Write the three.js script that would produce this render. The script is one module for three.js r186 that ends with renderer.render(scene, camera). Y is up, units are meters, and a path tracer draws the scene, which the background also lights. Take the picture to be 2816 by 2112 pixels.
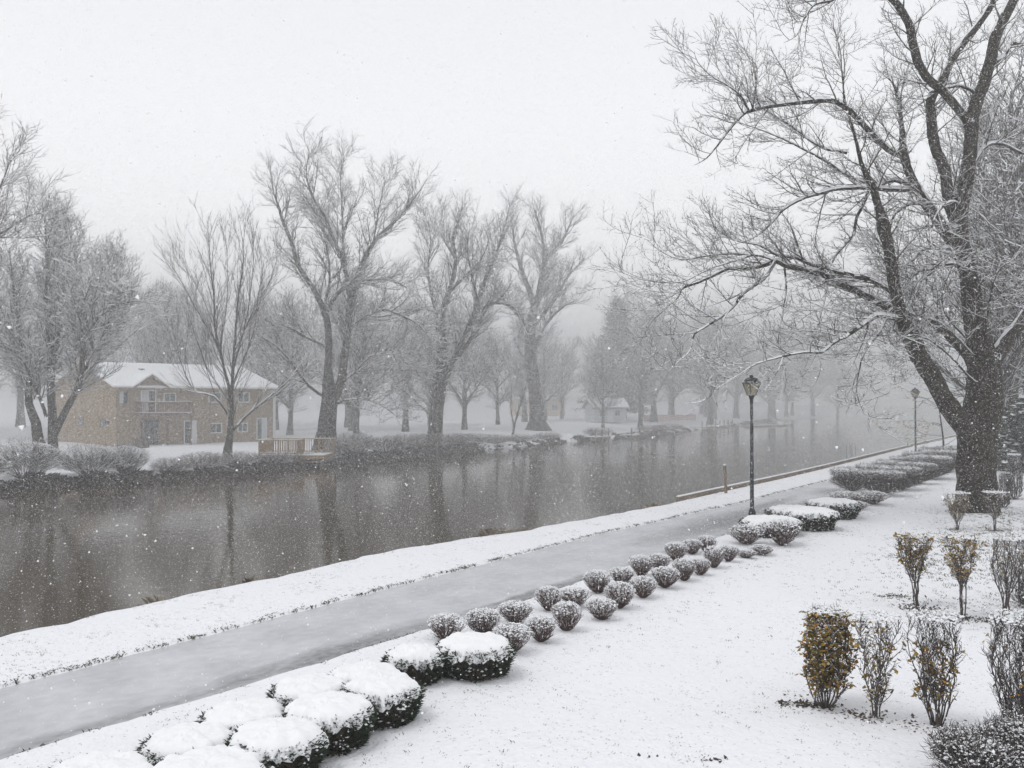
import * as THREE from 'three';
import { mergeGeometries } from 'three/addons/utils/BufferGeometryUtils.js';
import { createNoise2D, createNoise3D } from 'simplex-noise';

// ---------------------------------------------------------------- camera, sky, sun, exposure
const scene = new THREE.Scene();
const camera = new THREE.PerspectiveCamera(46.82, 4 / 3, 0.1, 2000);
camera.position.set(0, 3.6, 0);
camera.rotation.x = 0.01696;
const renderer = new THREE.WebGLRenderer({ antialias: true });
renderer.toneMapping = THREE.LinearToneMapping;
renderer.toneMappingExposure = 0.94;
renderer.shadowMap.enabled = true;
{ // an even snow-cloud sky: the same all the way round, a little greyer and cooler overhead
  const W = 64, H = 128, data = new Float32Array(W * H * 4);
  for (let j = 0; j < H; j++) {
    const e = Math.max(0, ((j + 0.5) / H - 0.5) * 180);
    const k = 0.92 + 1.13 * Math.exp(-e / 12.5), b = Math.min(1, e / 30);
    for (let i = 0; i < W; i++) data.set([k * (1.0 - 0.03 * b), k * (1.0 - 0.012 * b), k * (1.0 + 0.03 * b), 1], (j * W + i) * 4);
  }
  const sky = new THREE.DataTexture(data, W, H, THREE.RGBAFormat, THREE.FloatType);
  sky.mapping = THREE.EquirectangularReflectionMapping;
  sky.magFilter = THREE.LinearFilter;
  sky.needsUpdate = true;
  scene.background = sky;
  scene.environment = sky;
}
const sun = new THREE.DirectionalLight(new THREE.Color(1, 0.985, 0.96), 0.8);
sun.position.set(-30, 90, -20);
sun.target.position.set(10, 0, -30);
sun.castShadow = true;
sun.shadow.radius = 40;
sun.shadow.mapSize.set(4096, 4096);
Object.assign(sun.shadow.camera, { left: -120, right: 120, top: 120, bottom: -120, near: 1, far: 300 });
sun.name = 'sun';
scene.add(sun, sun.target);
scene.fog = new THREE.FogExp2(new THREE.Color(0.97, 0.985, 1.0), 0.0032);

// ---------------------------------------------------------------- helpers
const rngOf = (a) => () => { a = (a + 0x6d2b79f5) | 0; let t = Math.imul(a ^ (a >>> 15), 1 | a); t = (t + Math.imul(t ^ (t >>> 7), 61 | t)) ^ t; return ((t ^ (t >>> 14)) >>> 0) / 4294967296; };
const n2 = createNoise2D(rngOf(11)), n3 = createNoise3D(rngOf(12));
const lerp = (a, b, k) => a + (b - a) * k, clamp = (v, a, b) => Math.min(b, Math.max(a, v));
const sstep = (x, a, b) => { const k = clamp((x - a) / (b - a), 0, 1); return k * k * (3 - 2 * k); };
const V = (x, y, z) => new THREE.Vector3(x, y, z);
const taken = {};
const numbered = (n) => { const k = (taken[n] = (taken[n] ?? -1) + 1); return k ? `${n}_${String(k).padStart(3, '0')}` : n; };
const lin = (r, g, b) => new THREE.Color().setRGB(r, g, b);
const mat = (c, roughness = 0.9, more = {}) => new THREE.MeshStandardMaterial({ color: c, roughness, metalness: 0, ...more });
function tag(o, label, category, group, kind) {
  if (label) o.userData.label = label;
  if (category) o.userData.category = category;
  if (group) o.userData.group = group;
  if (kind) o.userData.kind = kind;
  return o;
}
function thing(name, label, category, x = 0, y = 0, z = 0, turn = 0, group) {
  const o = new THREE.Group();
  o.name = numbered(name);
  o.position.set(x, y, z);
  o.rotation.y = turn;
  scene.add(o);
  return tag(o, label, category, group);
}
function part(name, geo, m, parent, kind) {
  const o = new THREE.Mesh(geo, m);
  o.name = name;
  o.castShadow = o.receiveShadow = true;
  if (kind) o.userData.kind = kind;
  parent.add(o);
  return o;
}
function dup(src, x, y, z, turn, scale, label, group) {
  const r = src.clone();
  r.name = numbered(src.name.replace(/_\d{3}$/, ''));
  r.userData = { ...src.userData };
  r.position.set(x, y, z);
  r.rotation.y = turn;
  if (scale.length) r.scale.set(...scale); else r.scale.setScalar(scale);
  if (label) r.userData.label = label;
  if (group) r.userData.group = group;
  scene.add(r);
  return r;
}
function structure(name, geo, m) {
  const o = part(name, geo, m, scene);
  o.userData.kind = 'structure';
  return o;
}
// a growing mesh of tubes, strips and small facets
class MB {
  constructor() { this.p = []; this.n = []; this.u = []; this.c = null; this.i = []; }
  v(x, y, z, nx, ny, nz, u = 0, w = 0) { this.p.push(x, y, z); this.n.push(nx, ny, nz); this.u.push(u, w); return this.p.length / 3 - 1; }
  col(r, g, b, k) { this.c ??= []; for (let i = 0; i < k; i++) this.c.push(r, g, b); }
  tri(a, b, c) { this.i.push(a, b, c); }
  geo() {
    const { p, n, i } = this; // every face wound to agree with its normals
    for (let k = 0; k < i.length; k += 3) {
      const a = i[k] * 3, b = i[k + 1] * 3, c = i[k + 2] * 3, ux = p[b] - p[a], uy = p[b + 1] - p[a + 1], uz = p[b + 2] - p[a + 2], vx = p[c] - p[a], vy = p[c + 1] - p[a + 1], vz = p[c + 2] - p[a + 2];
      if ((uy * vz - uz * vy) * (n[a] + n[b] + n[c]) + (uz * vx - ux * vz) * (n[a + 1] + n[b + 1] + n[c + 1]) + (ux * vy - uy * vx) * (n[a + 2] + n[b + 2] + n[c + 2]) < 0) { const q = i[k]; i[k] = i[k + 1]; i[k + 1] = q; }
    }
    const g = new THREE.BufferGeometry();
    g.setAttribute('position', new THREE.Float32BufferAttribute(this.p, 3));
    g.setAttribute('normal', new THREE.Float32BufferAttribute(this.n, 3));
    g.setAttribute('uv', new THREE.Float32BufferAttribute(this.u, 2));
    if (this.c) g.setAttribute('color', new THREE.Float32BufferAttribute(this.c, 3));
    g.setIndex(this.i);
    return g;
  }
  get empty() { return !this.i.length; }
}
let triCount = 0;
const box = (w, h, d, x = 0, y = 0, z = 0, ry = 0) => { const g = new THREE.BoxGeometry(w, h, d); if (ry) g.rotateY(ry); g.translate(x, y, z); return g; };
const T = (g, x, y, z) => { g.translate(x, y, z); return g; };
// frame along a polyline (no roll jumps)
function framesOf(pts) {
  const n = pts.length, out = [];
  let side = null;
  for (let i = 0; i < n; i++) {
    const a = pts[Math.max(0, i - 1)], b = pts[Math.min(n - 1, i + 1)];
    const t = V(b[0] - a[0], b[1] - a[1], b[2] - a[2]).normalize();
    if (!side) side = Math.abs(t.y) > 0.9 ? V(1, 0, 0) : V(0, 1, 0).cross(t);
    side = side.clone().addScaledVector(t, -side.dot(t)).normalize();
    out.push([t, side, V().crossVectors(t, side)]);
  }
  return out;
}
// pts: [x, y, z, r]; shape(angle, along, r) returns a radius
function tube(mb, pts, sides, shape) {
  const fr = framesOf(pts), n = pts.length, first = mb.p.length / 3, ring = sides + 1;
  let along = 0;
  for (let i = 0; i < n; i++) {
    const [x, y, z, r] = pts[i], [, s, q] = fr[i];
    if (i) along += Math.hypot(x - pts[i - 1][0], y - pts[i - 1][1], z - pts[i - 1][2]);
    for (let k = 0; k <= sides; k++) {
      const a = (k % sides) / sides * Math.PI * 2, c = Math.cos(a), d = Math.sin(a), rr = shape ? shape(a, along, r) : r;
      const nx = s.x * c + q.x * d, ny = s.y * c + q.y * d, nz = s.z * c + q.z * d;
      mb.v(x + nx * rr, y + ny * rr, z + nz * rr, nx, ny, nz, k / sides * Math.max(1, Math.round(r * 6)), along);
    }
  }
  for (let i = 0; i < n - 1; i++) for (let k = 0; k < sides; k++) {
    const a = first + i * ring + k, b = a + 1, c = a + ring, d = c + 1;
    mb.tri(a, b, c); mb.tri(b, d, c);
  }
  const [x, y, z] = pts[n - 1], t = fr[n - 1][0], e = mb.v(x + t.x * pts[n - 1][3] * 0.6, y + t.y * pts[n - 1][3] * 0.6, z + t.z * pts[n - 1][3] * 0.6, t.x, t.y, t.z, 0, along);
  for (let k = 0; k < sides; k++) mb.tri(first + (n - 1) * ring + k, first + (n - 1) * ring + k + 1, e);
}
// a thin twig: three-sided, tapering to a point, no uv worth having
function twig(mb, pts) {
  const fr = framesOf(pts), n = pts.length, first = mb.p.length / 3;
  for (let i = 0; i < n - 1; i++) {
    const [x, y, z, r] = pts[i], [, s, q] = fr[i];
    for (let k = 0; k < 3; k++) {
      const a = k * 2.0944, c = Math.cos(a), d = Math.sin(a), nx = s.x * c + q.x * d, ny = s.y * c + q.y * d, nz = s.z * c + q.z * d;
      mb.v(x + nx * r, y + ny * r, z + nz * r, nx, ny, nz);
    }
  }
  const l = pts[n - 1], t = fr[n - 1][0], e = mb.v(l[0], l[1], l[2], t.x, t.y, t.z);
  for (let i = 0; i < n - 2; i++) for (let k = 0; k < 3; k++) {
    const a = first + i * 3 + k, b = first + i * 3 + (k + 1) % 3;
    mb.tri(a, b, a + 3); mb.tri(b, b + 3, a + 3);
  }
  const o = first + (n - 2) * 3;
  for (let k = 0; k < 3; k++) mb.tri(o + k, o + (k + 1) % 3, e);
}
// snow lying along the top of a branch: a ridge of real height that stops where the branch is too steep
function snowRidge(mb, pts, thick, rng, wide = 1, miss = 0.12) {
  let prev = null;
  const n = pts.length;
  for (let i = 0; i < n; i++) {
    const [x, y, z, r] = pts[i], a = pts[Math.max(0, i - 1)], b = pts[Math.min(n - 1, i + 1)];
    let tx = b[0] - a[0], ty = b[1] - a[1], tz = b[2] - a[2];
    const l = Math.hypot(tx, ty, tz) || 1; tx /= l; ty /= l; tz /= l;
    const flat = 1 - ty * ty;
    if (flat < 0.16 || rng() < miss) { prev = null; continue; }
    let ux = -tx * ty, uy = 1 - ty * ty, uz = -tz * ty;
    const ul = Math.hypot(ux, uy, uz); ux /= ul; uy /= ul; uz /= ul;
    const sx = ty * uz - tz * uy, sy = tz * ux - tx * uz, sz = tx * uy - ty * ux;
    const h = thick(r) * Math.sqrt(flat) * (0.65 + 0.7 * rng()), w = r * 0.96 * wide + h * 0.12, low = r * 0.25;
    const A = mb.v(x + sx * w + ux * low, y + sy * w + uy * low, z + sz * w + uz * low, sx * 0.8 + ux * 0.6, sy * 0.8 + uy * 0.6, sz * 0.8 + uz * 0.6);
    const B = mb.v(x + ux * (r + h), y + uy * (r + h), z + uz * (r + h), ux, uy, uz);
    const C = mb.v(x - sx * w + ux * low, y - sy * w + uy * low, z - sz * w + uz * low, -sx * 0.8 + ux * 0.6, -sy * 0.8 + uy * 0.6, -sz * 0.8 + uz * 0.6);
    if (prev) { const [P, Q, R] = prev; mb.tri(P, A, Q); mb.tri(A, B, Q); mb.tri(Q, B, R); mb.tri(B, C, R); }
    prev = [A, B, C];
  }
}
// a little lump of snow (or anything): a squashed octahedron
function lump(mb, x, y, z, a, h, rng) {
  const q = rng() * 1.57, o = mb.p.length / 3, ct = Math.cos(q) * a, st = Math.sin(q) * a, k = 0.7 + 0.6 * rng();
  mb.v(x + ct, y, z + st, ct / a, 0.2, st / a); mb.v(x - st * k, y, z + ct * k, -st / a, 0.2, ct / a); mb.v(x - ct, y, z - st, -ct / a, 0.2, -st / a); mb.v(x + st * k, y, z - ct * k, st / a, 0.2, -ct / a);
  mb.v(x, y + h, z, 0, 1, 0); mb.v(x, y - h * 0.5, z, 0, -1, 0);
  for (let i = 0; i < 4; i++) { const p = o + i, r = o + (i + 1) % 4; mb.tri(p, o + 4, r); mb.tri(p, r, o + 5); }
}
// a leaf: two bent halves
function leaf(mb, x, y, z, size, rng) {
  const a = rng() * 6.283, t = (rng() - 0.6) * 1.6, d = V(Math.cos(a) * Math.cos(t), Math.sin(t), Math.sin(a) * Math.cos(t));
  const s = V(-Math.sin(a), (rng() - 0.5) * 0.8, Math.cos(a)).normalize(), nn = V().crossVectors(d, s), w = size * (0.28 + 0.14 * rng()), f = size * 0.16;
  const P = [V(0, 0, 0), d.clone().multiplyScalar(size * 0.5).addScaledVector(s, w).addScaledVector(nn, f), d.clone().multiplyScalar(size), d.clone().multiplyScalar(size * 0.5).addScaledVector(s, -w).addScaledVector(nn, f), d.clone().multiplyScalar(size * 0.5).addScaledVector(nn, -f * 0.4)];
  const o = P.map((p) => mb.v(x + p.x, y + p.y, z + p.z, nn.x, nn.y, nn.z));
  mb.tri(o[0], o[1], o[4]); mb.tri(o[1], o[2], o[4]); mb.tri(o[2], o[3], o[4]); mb.tri(o[3], o[0], o[4]);
}
// Catmull-Rom resampling with a slight wander
function resample(pl, step, rng, wander = 0.0) {
  const out = [], g = (i) => pl[clamp(i, 0, pl.length - 1)];
  for (let i = 0; i < pl.length - 1; i++) {
    const a = g(i - 1), b = g(i), c = g(i + 1), d = g(i + 2), len = Math.hypot(c[0] - b[0], c[1] - b[1], c[2] - b[2]), m = Math.max(1, Math.round(len / step));
    for (let k = 0; k < m; k++) {
      const t = k / m, q = [];
      for (let j = 0; j < 3; j++) q.push(0.5 * (2 * b[j] + (c[j] - a[j]) * t + (2 * a[j] - 5 * b[j] + 4 * c[j] - d[j]) * t * t + (3 * b[j] - a[j] - 3 * c[j] + d[j]) * t * t * t));
      q.push(lerp(b[3], c[3], t));
      if (wander && (i || k)) for (let j = 0; j < 3; j++) q[j] += (rng() - 0.5) * wander;
      out.push(q);
    }
  }
  out.push(pl[pl.length - 1].slice());
  return out;
}
// one shoot starting at p in direction d
function shoot(rng, p, d, len, r0, r1, segs, up, wob) {
  const pts = [[p[0], p[1], p[2], r0]];
  let x = p[0], y = p[1], z = p[2], dx = d.x, dy = d.y, dz = d.z;
  const st = len / segs;
  for (let i = 1; i <= segs; i++) {
    dx += (rng() - 0.5) * wob; dy += (rng() - 0.5) * wob + up; dz += (rng() - 0.5) * wob;
    const l = Math.hypot(dx, dy, dz); dx /= l; dy /= l; dz /= l;
    x += dx * st; y += dy * st; z += dz * st;
    pts.push([x, y, z, lerp(r0, r1, i / segs)]);
  }
  return pts;
}
// side shoots along a branch. c: { gap, from, len: [a, b], ang: [a, b], r (share of the parent), rmax, r1, segs, up, wob, low }
function sideShoots(rng, pts, c) {
  const out = [], n = pts.length;
  let L = 0, walk = 0;
  for (let i = 1; i < n; i++) L += Math.hypot(pts[i][0] - pts[i - 1][0], pts[i][1] - pts[i - 1][1], pts[i][2] - pts[i - 1][2]);
  let next = L * c.from + rng() * c.gap, along = 0;
  for (let i = 1; i < n; i++) {
    const a = pts[i - 1], b = pts[i], len = Math.hypot(b[0] - a[0], b[1] - a[1], b[2] - a[2]);
    while (next < along + len) {
      const k = (next - along) / len, p = [lerp(a[0], b[0], k), lerp(a[1], b[1], k), lerp(a[2], b[2], k)], pr = lerp(a[3], b[3], k), f = next / L;
      const t = V((b[0] - a[0]) / len, (b[1] - a[1]) / len, (b[2] - a[2]) / len);
      let d;
      for (let tries = 0; tries < 4; tries++) {
        const o = V(rng() - 0.5, rng() - 0.5, rng() - 0.5); o.addScaledVector(t, -o.dot(t)).normalize();
        const an = lerp(c.ang[0], c.ang[1], rng());
        d = t.clone().multiplyScalar(Math.cos(an)).addScaledVector(o, Math.sin(an));
        if (d.y > (c.low ?? -0.25) || rng() < 0.25) break;
      }
      const ln = lerp(c.len[0], c.len[1], rng()) * (1 - (c.fall ?? 0.5) * f), r0 = Math.min(c.rmax, Math.max(pr * c.r, c.r1 * 1.3));
      out.push(shoot(rng, p, d, ln, r0, c.r1, c.segs, c.up, c.wob));
      next += c.gap * (0.6 + 0.8 * rng());
    }
    along += len;
  }
  return out;
}

// ---------------------------------------------------------------- textures and materials
function texture(W, H, f, srgb = true) {
  const d = new Uint8Array(W * H * 4);
  for (let y = 0; y < H; y++) for (let x = 0; x < W; x++) { const c = f(x / W, y / H, x, y), o = (y * W + x) * 4; if (c.length) { d[o] = clamp(c[0], 0, 255); d[o + 1] = clamp(c[1], 0, 255); d[o + 2] = clamp(c[2], 0, 255); } else d[o] = d[o + 1] = d[o + 2] = clamp(c, 0, 255); d[o + 3] = 255; }
  const t = new THREE.DataTexture(d, W, H, THREE.RGBAFormat);
  t.wrapS = t.wrapT = THREE.RepeatWrapping; t.magFilter = THREE.LinearFilter; t.minFilter = THREE.LinearMipmapLinearFilter;
  if (srgb) t.colorSpace = THREE.SRGBColorSpace;
  t.needsUpdate = true;
  return t;
}
const TAU = Math.PI * 2, n4 = createNoise3D(rngOf(77));
const wrapNoise = (u, v, f) => { // tiles in u and v
  const a = n3(u * f, v * f, 3), b = n3((u - 1) * f, v * f, 3), c = n3(u * f, (v - 1) * f, 3), d = n3((u - 1) * f, (v - 1) * f, 3);
  return lerp(lerp(a, b, u), lerp(c, d, u), v) * 1.2;
};
// snow over short grass: white with specks and little groups of blades showing
const specks = new Float32Array(1024 * 1024);
{
  const r = rngOf(5);
  for (let k = 0; k < 9500; k++) {
    const u = r(), v = r(), dens = wrapNoise(u, v, 5) * 0.6 + wrapNoise(u, v, 14) * 0.5;
    if (dens < r() * 1.3 - 0.45) continue;
    const m = 1 + Math.floor(r() * 4), a = r() * TAU;
    for (let j = 0; j < m; j++) {
      const x = Math.floor(u * 1024 + Math.cos(a) * j + r() * 1.5), y = Math.floor(v * 1024 + Math.sin(a) * j + r() * 1.5), i = ((y + 1024) % 1024) * 1024 + (x + 1024) % 1024;
      specks[i] = Math.max(specks[i], 0.35 + 0.6 * r());
    }
  }
}
const snowMap = texture(1024, 1024, (u, v, x, y) => { const s = specks[y * 1024 + x], g = 247 + wrapNoise(u, v, 60) * 3; return [lerp(g, 92, s), lerp(g, 88, s), lerp(g + 2, 66, s)]; });
const snowBump = texture(1024, 1024, (u, v, x, y) => 128 + wrapNoise(u, v, 7) * 40 + wrapNoise(u, v, 30) * 34 + wrapNoise(u, v, 110) * 26 - specks[y * 1024 + x] * 60, false);
const barkBump = texture(256, 512, (u, v) => { const w = wrapNoise(u, v, 6) * 0.04, a = Math.abs(wrapNoise((u + w + 1) % 1, v * 0.5, 9)), b = Math.abs(wrapNoise(u, v, 22)); return 40 + 170 * Math.min(1, a * 1.9) + b * 40; }, false);
const barkMap = texture(256, 512, (u, v) => { const a = Math.abs(wrapNoise(u, v * 0.5, 9)), k = 86 + 60 * Math.min(1, a * 1.7) + wrapNoise(u, v, 50) * 14, m = Math.max(0, wrapNoise(u, v, 4)) * 14; return [k - m * 0.3, k * 0.93 + m * 0.4, k * 0.85 - m * 0.5]; });

const M = {};
M.snow = mat(lin(0.88, 0.89, 0.905), 0.95);
M.snowGround = mat(lin(0.93, 0.935, 0.945), 0.95, { map: snowMap, bumpMap: snowBump, bumpScale: 0.05 });
M.bark = mat(lin(0.21, 0.185, 0.16), 0.95, { map: barkMap, bumpMap: barkBump, bumpScale: 0.045 });
M.twig = mat(lin(0.07, 0.056, 0.046), 0.9);
M.twigRed = mat(lin(0.12, 0.075, 0.068), 0.9);
M.twigShrub = mat(lin(0.085, 0.07, 0.065), 0.9);
M.needle = mat(lin(0.026, 0.038, 0.02), 0.85, { side: THREE.DoubleSide });
M.core = mat(lin(0.085, 0.06, 0.042), 0.95);
M.leaf = mat(lin(1, 1, 1), 0.8, { vertexColors: true, side: THREE.DoubleSide });
M.paint = mat(lin(0.008, 0.01, 0.012), 0.5);
M.timber = mat(lin(0.2, 0.155, 0.11), 0.9);
M.deckWood = mat(lin(0.32, 0.22, 0.13), 0.85);

// ---------------------------------------------------------------- the lie of the land: s runs along the river, t across it
const pw = (pts) => (s) => { let i = 0; while (i < pts.length - 2 && s > pts[i + 1][0]) i++; const [a, b] = [pts[i], pts[i + 1]]; return lerp(a[1], b[1], sstep(s, a[0], b[0])); };
const bankNear0 = pw([[-60, 14.3], [7, 14.3], [10.6, 14.4], [16.1, 14.55], [20.7, 13.8], [24.4, 13.4], [29.4, 13.1], [41.6, 12.95], [80, 13.4], [420, 14]]);
const bankNear = (s) => bankNear0(s) + (s < 29.4 ? sstep(-s, -29.4, -27) * (0.1 * n2(s * 0.6, 31) + 0.06 * n2(s * 1.9, 5)) : 0);
const pathFar0 = pw([[-60, 11.7], [20.6, 11.65], [25.1, 11.35], [31.3, 11], [44, 10.8], [420, 10.8]]);
const pathFar = (s) => pathFar0(s) + 0.035 * n2(s * 1.1, 14);
const pathNear0 = pw([[-60, 9.35], [4.5, 9.3], [9.5, 9.1], [13.5, 8.9], [24.1, 8.75], [33.2, 8.95], [40, 9.2], [62, 8.8], [420, 8.8]]);
const pathNear = (s) => pathNear0(s) + 0.05 * n2(s * 0.9, 3);
const bankFar0 = pw([[-60, 50], [23.4, 49], [31, 48.3], [38, 48.6], [47, 49.4], [66, 50.9], [84, 51.8], [107, 52.4], [141, 57], [213, 66], [420, 75]]);
const bankFar = (s) => bankFar0(s) + 0.5 * n2(s * 0.16, 8) + 0.2 * n2(s * 0.6, 2);
const XZ = (s, t) => [0.566 * s - 0.824 * t, -(0.824 * s + 0.566 * t)];
const ST = (x, z) => [0.566 * x - 0.824 * z, -0.824 * x - 0.566 * z];
const WATER = -1.3;
function profile(s) {
  const pn = pathNear(s), pf = pathFar(s), e = bankNear(s), f = bankFar(s), r = 0.75 * sstep(s, 58, 105);
  return [[pn - 0.05, 0], [pn + 0.05, -0.05], [pf - 0.03, -0.05], [pf + 0.05, 0.0], [pf + 0.6, 0.02], [e - 0.5, 0], [e - 0.15, -0.03], [e, -0.1], [e + 0.3, -0.65], [e + 0.9, -1.45], [e + 3, -2.4], [f - 3, -2.2], [f - 0.4, -1.5], [f + 0.1, -1.2], [f + 0.9, -0.88], [f + 2, -0.76],
    [f + 5, -0.75 + 0.3 * r], [f + 12, -0.75 + r], [f + 45, -0.75 + r], [f + 90, 1.2 + r], [f + 240, 7]];
}
function yAt(s, t) {
  const P = profile(s), [x, z] = XZ(s, t);
  let y = 0;
  if (t <= P[0][0]) y = 0;
  else if (t >= P[P.length - 1][0]) y = P[P.length - 1][1];
  else { let i = 0; while (t > P[i + 1][0]) i++; y = lerp(P[i][1], P[i + 1][1], (t - P[i][0]) / (P[i + 1][0] - P[i][0])); }
  const off = t < P[0][0] ? sstep(P[0][0] - t, 0.1, 2) : t > P[3][0] && t < P[6][0] ? 0.25 * sstep(t - P[3][0], 0, 0.5) : t > P[15][0] ? sstep(t - P[15][0], 0, 3) * 1.6 : 0;
  return y + off * (0.06 * n2(x * 0.16, z * 0.16) + 0.018 * n2(x * 0.7 + 9, z * 0.7));
}
const groundY = (x, z) => yAt(...ST(x, z));
function sheet(sList, rowsOf, yOf, uvOf) {
  const mb = new MB(), m = rowsOf(0).length;
  for (const s of sList) for (const t of rowsOf(s)) { const [x, z] = XZ(s, t), uv = uvOf(x, z, s, t); mb.v(x, yOf(s, t), z, 0, 1, 0, uv[0], uv[1]); }
  for (let i = 0; i < sList.length - 1; i++) for (let j = 0; j < m - 1; j++) { const a = i * m + j, b = a + 1, c = a + m, d = c + 1; mb.tri(a, c, b); mb.tri(b, c, d); }
  const g = mb.geo();
  g.computeVertexNormals();
  if (g.attributes.normal.getY(5) < 0) { const ix = g.index.array; for (let k = 0; k < ix.length; k += 3) { const q = ix[k]; ix[k] = ix[k + 1]; ix[k + 1] = q; } g.computeVertexNormals(); }
  return g;
}
const sRange = []; for (let s = -45; s < 480;) { sRange.push(s); s += s < -5 ? 3 : s < 50 ? 0.4 : s < 110 ? 1.5 : s < 200 ? 6 : 20; }
const lawnRows = [-110, -80, -60, -45, -35, -28, -22]; for (let t = -18; t < 8.4; t += t < -8 ? 1 : 0.45) lawnRows.push(t);
structure('snowy_ground', sheet(sRange, (s) => {
  const P = profile(s).map((p) => p[0]), mid = (P[10] + P[11]) / 2, pm = (P[3] + P[6]) / 2;
  return [...lawnRows.map((t) => Math.min(t, P[0] - 0.4)), ...P.slice(0, 5), pm - 0.3, pm, pm + 0.3, ...P.slice(5, 11), mid, ...P.slice(11, 18), P[17] + 8, P[17] + 16, P[17] + 24, ...P.slice(18), P[20] + 60];
}, yAt, (x, z) => [x / 7.3, z / 7.3]), M.snowGround);

// the path: wet asphalt under grey slush, darker wet streaks where the slush has gone
{
  const wet = [[9.2, 0.1, 3.2, 0.18, 0.6], [14.6, 0.05, 2.6, 0.12, 0.7], [13.0, 0.1, 1.6, 0.06, 0.4], [25.5, 0.4, 6.5, 0.4, 0.72], [28.5, 0.1, 6, 0.2, 0.8], [31, 0.55, 3.5, 0.2, 0.5], [36, 0.2, 2, 0.5, 0.55], [39.5, 0.15, 3, 0.2, 0.7], [46, 0.4, 7, 0.3, 0.45], [5.5, 0.06, 3, 0.1, 0.35], [20, 0.04, 4, 0.05, 0.5], [58, 0.3, 7, 0.3, 0.35], [2.5, 0.25, 3, 0.3, 0.3]];
  const map = texture(2048, 128, (u, v) => {
    const s = u * 80;
    let k = 0.1 + 0.07 * n2(s * 0.6, v * 2) + 0.05 * n2(s * 3, v * 9 + 4) + 0.03 * n2(s * 11, v * 30);
    for (const [a, b, p, q, m] of wet) { const e = Math.hypot((s - a + n2(s * 1.3, v * 5) * 0.35) / p, (v - b + n2(s * 1.2, v * 6 + 8) * 0.03) / q); k += m * (1 - sstep(e, 0.0, 1.15)) * (0.8 + 0.3 * n2(s * 5, v * 20)); }
    k = clamp(k, 0, 1);
    return [lerp(217, 92, k), lerp(218, 92, k), lerp(222, 94, k)];
  });
  const rough = texture(256, 64, (u, v) => 150 + wrapNoise(u, v, 8) * 40, false);
  map.wrapS = THREE.MirroredRepeatWrapping; map.wrapT = THREE.ClampToEdgeWrapping;
  const bump = texture(256, 256, (u, v) => 128 + wrapNoise(u, v, 20) * 50 + wrapNoise(u, v, 60) * 40, false);
  bump.repeat.set(30, 1);
  const m = mat(lin(0.9, 0.9, 0.9), 0.75, { map, roughnessMap: rough, bumpMap: bump, bumpScale: 0.006 });
  const pr = []; for (let s = -45; s < 300;) { pr.push(s); s += s < 60 ? 0.8 : 4; }
  structure('path', sheet(pr, (s) => { const a = pathNear(s) - 0.02, b = pathFar(s) + 0.03; return [0, 0.2, 0.4, 0.6, 0.8, 1].map((k) => lerp(a, b, k)); }, (s, t) => -0.043, (x, z, s, t) => [s / 80, (t - pathNear(s)) / (pathFar(s) - pathNear(s))]), m);
}
// the river
{
  const rip = texture(512, 512, (u, v) => 128 + wrapNoise(u, v, 6) * 40 + wrapNoise(u, v, 17) * 30 + wrapNoise(u, v, 45) * 14, false);
  const m = mat(lin(0.07, 0.052, 0.032), 0.07, { bumpMap: rip, bumpScale: 0.008 });
  const sr = []; for (let s = -45; s <= 460; s += 5) sr.push(s);
  structure('river_water', sheet(sr, (s) => { const a = bankNear(s) + 0.2, b = bankFar(s) + 0.6; return [0, 0.25, 0.5, 0.75, 1].map((k) => lerp(a, b, k)); }, () => WATER, (x, z) => [x / 6, z / 6]), m);
}

// ---------------------------------------------------------------- trees
// levels: an array of side-shoot settings; all but the thick ones end up in the twig mesh
function buildTree(t, limbs, levels, rng, o = {}) {
  const wood = o.bark ?? M.bark, tw = new MB(), sn = new MB(), thick = o.snow ?? ((r) => Math.min(0.05, 0.006 + r * 0.6)), step = o.step ?? 0.5;
  limbs.forEach((pl, i) => {
    const pts = resample(pl, step, rng, o.wander ?? 0.04), mb = new MB(), big = pts[0][3] > 0.12;
    tube(mb, pts, big ? o.sides ?? 9 : 6, o.shape && big ? o.shape : undefined);
    part(i ? 'branch' : 'trunk', mb.geo(), wood, t);
    snowRidge(sn, pts, thick, rng, 0.85, 0.06);
    let gen = [pts];
    for (const [k, c] of levels.entries()) {
      const nextGen = [];
      for (const b of gen) {
        const L = o.limbLevel?.[i];
        for (const q of sideShoots(rng, b, k === 0 ? { ...c, ...L } : c)) {
          nextGen.push(q);
          if (q[0][3] > 0.022) tube(tw, q, 5); else twig(tw, q);
          snowRidge(sn, q, thick, rng, c.snowWide ?? o.wide ?? 1.1, c.miss ?? 0.15);
        }
      }
      gen = nextGen;
    }
    if (o.buds) for (const b of gen) { const e = b[b.length - 1]; lump(tw, e[0], e[1], e[2], o.buds, o.buds * 1.6, rng); }
  });
  part('twigs', tw.geo(), o.twig ?? M.twig, t, 'stuff');
  if (!sn.empty) part('snow_cover', sn.geo(), M.snow, t, 'stuff');
  triCount += (tw.i.length + sn.i.length) / 3;
  return { tw, sn };
}
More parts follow.
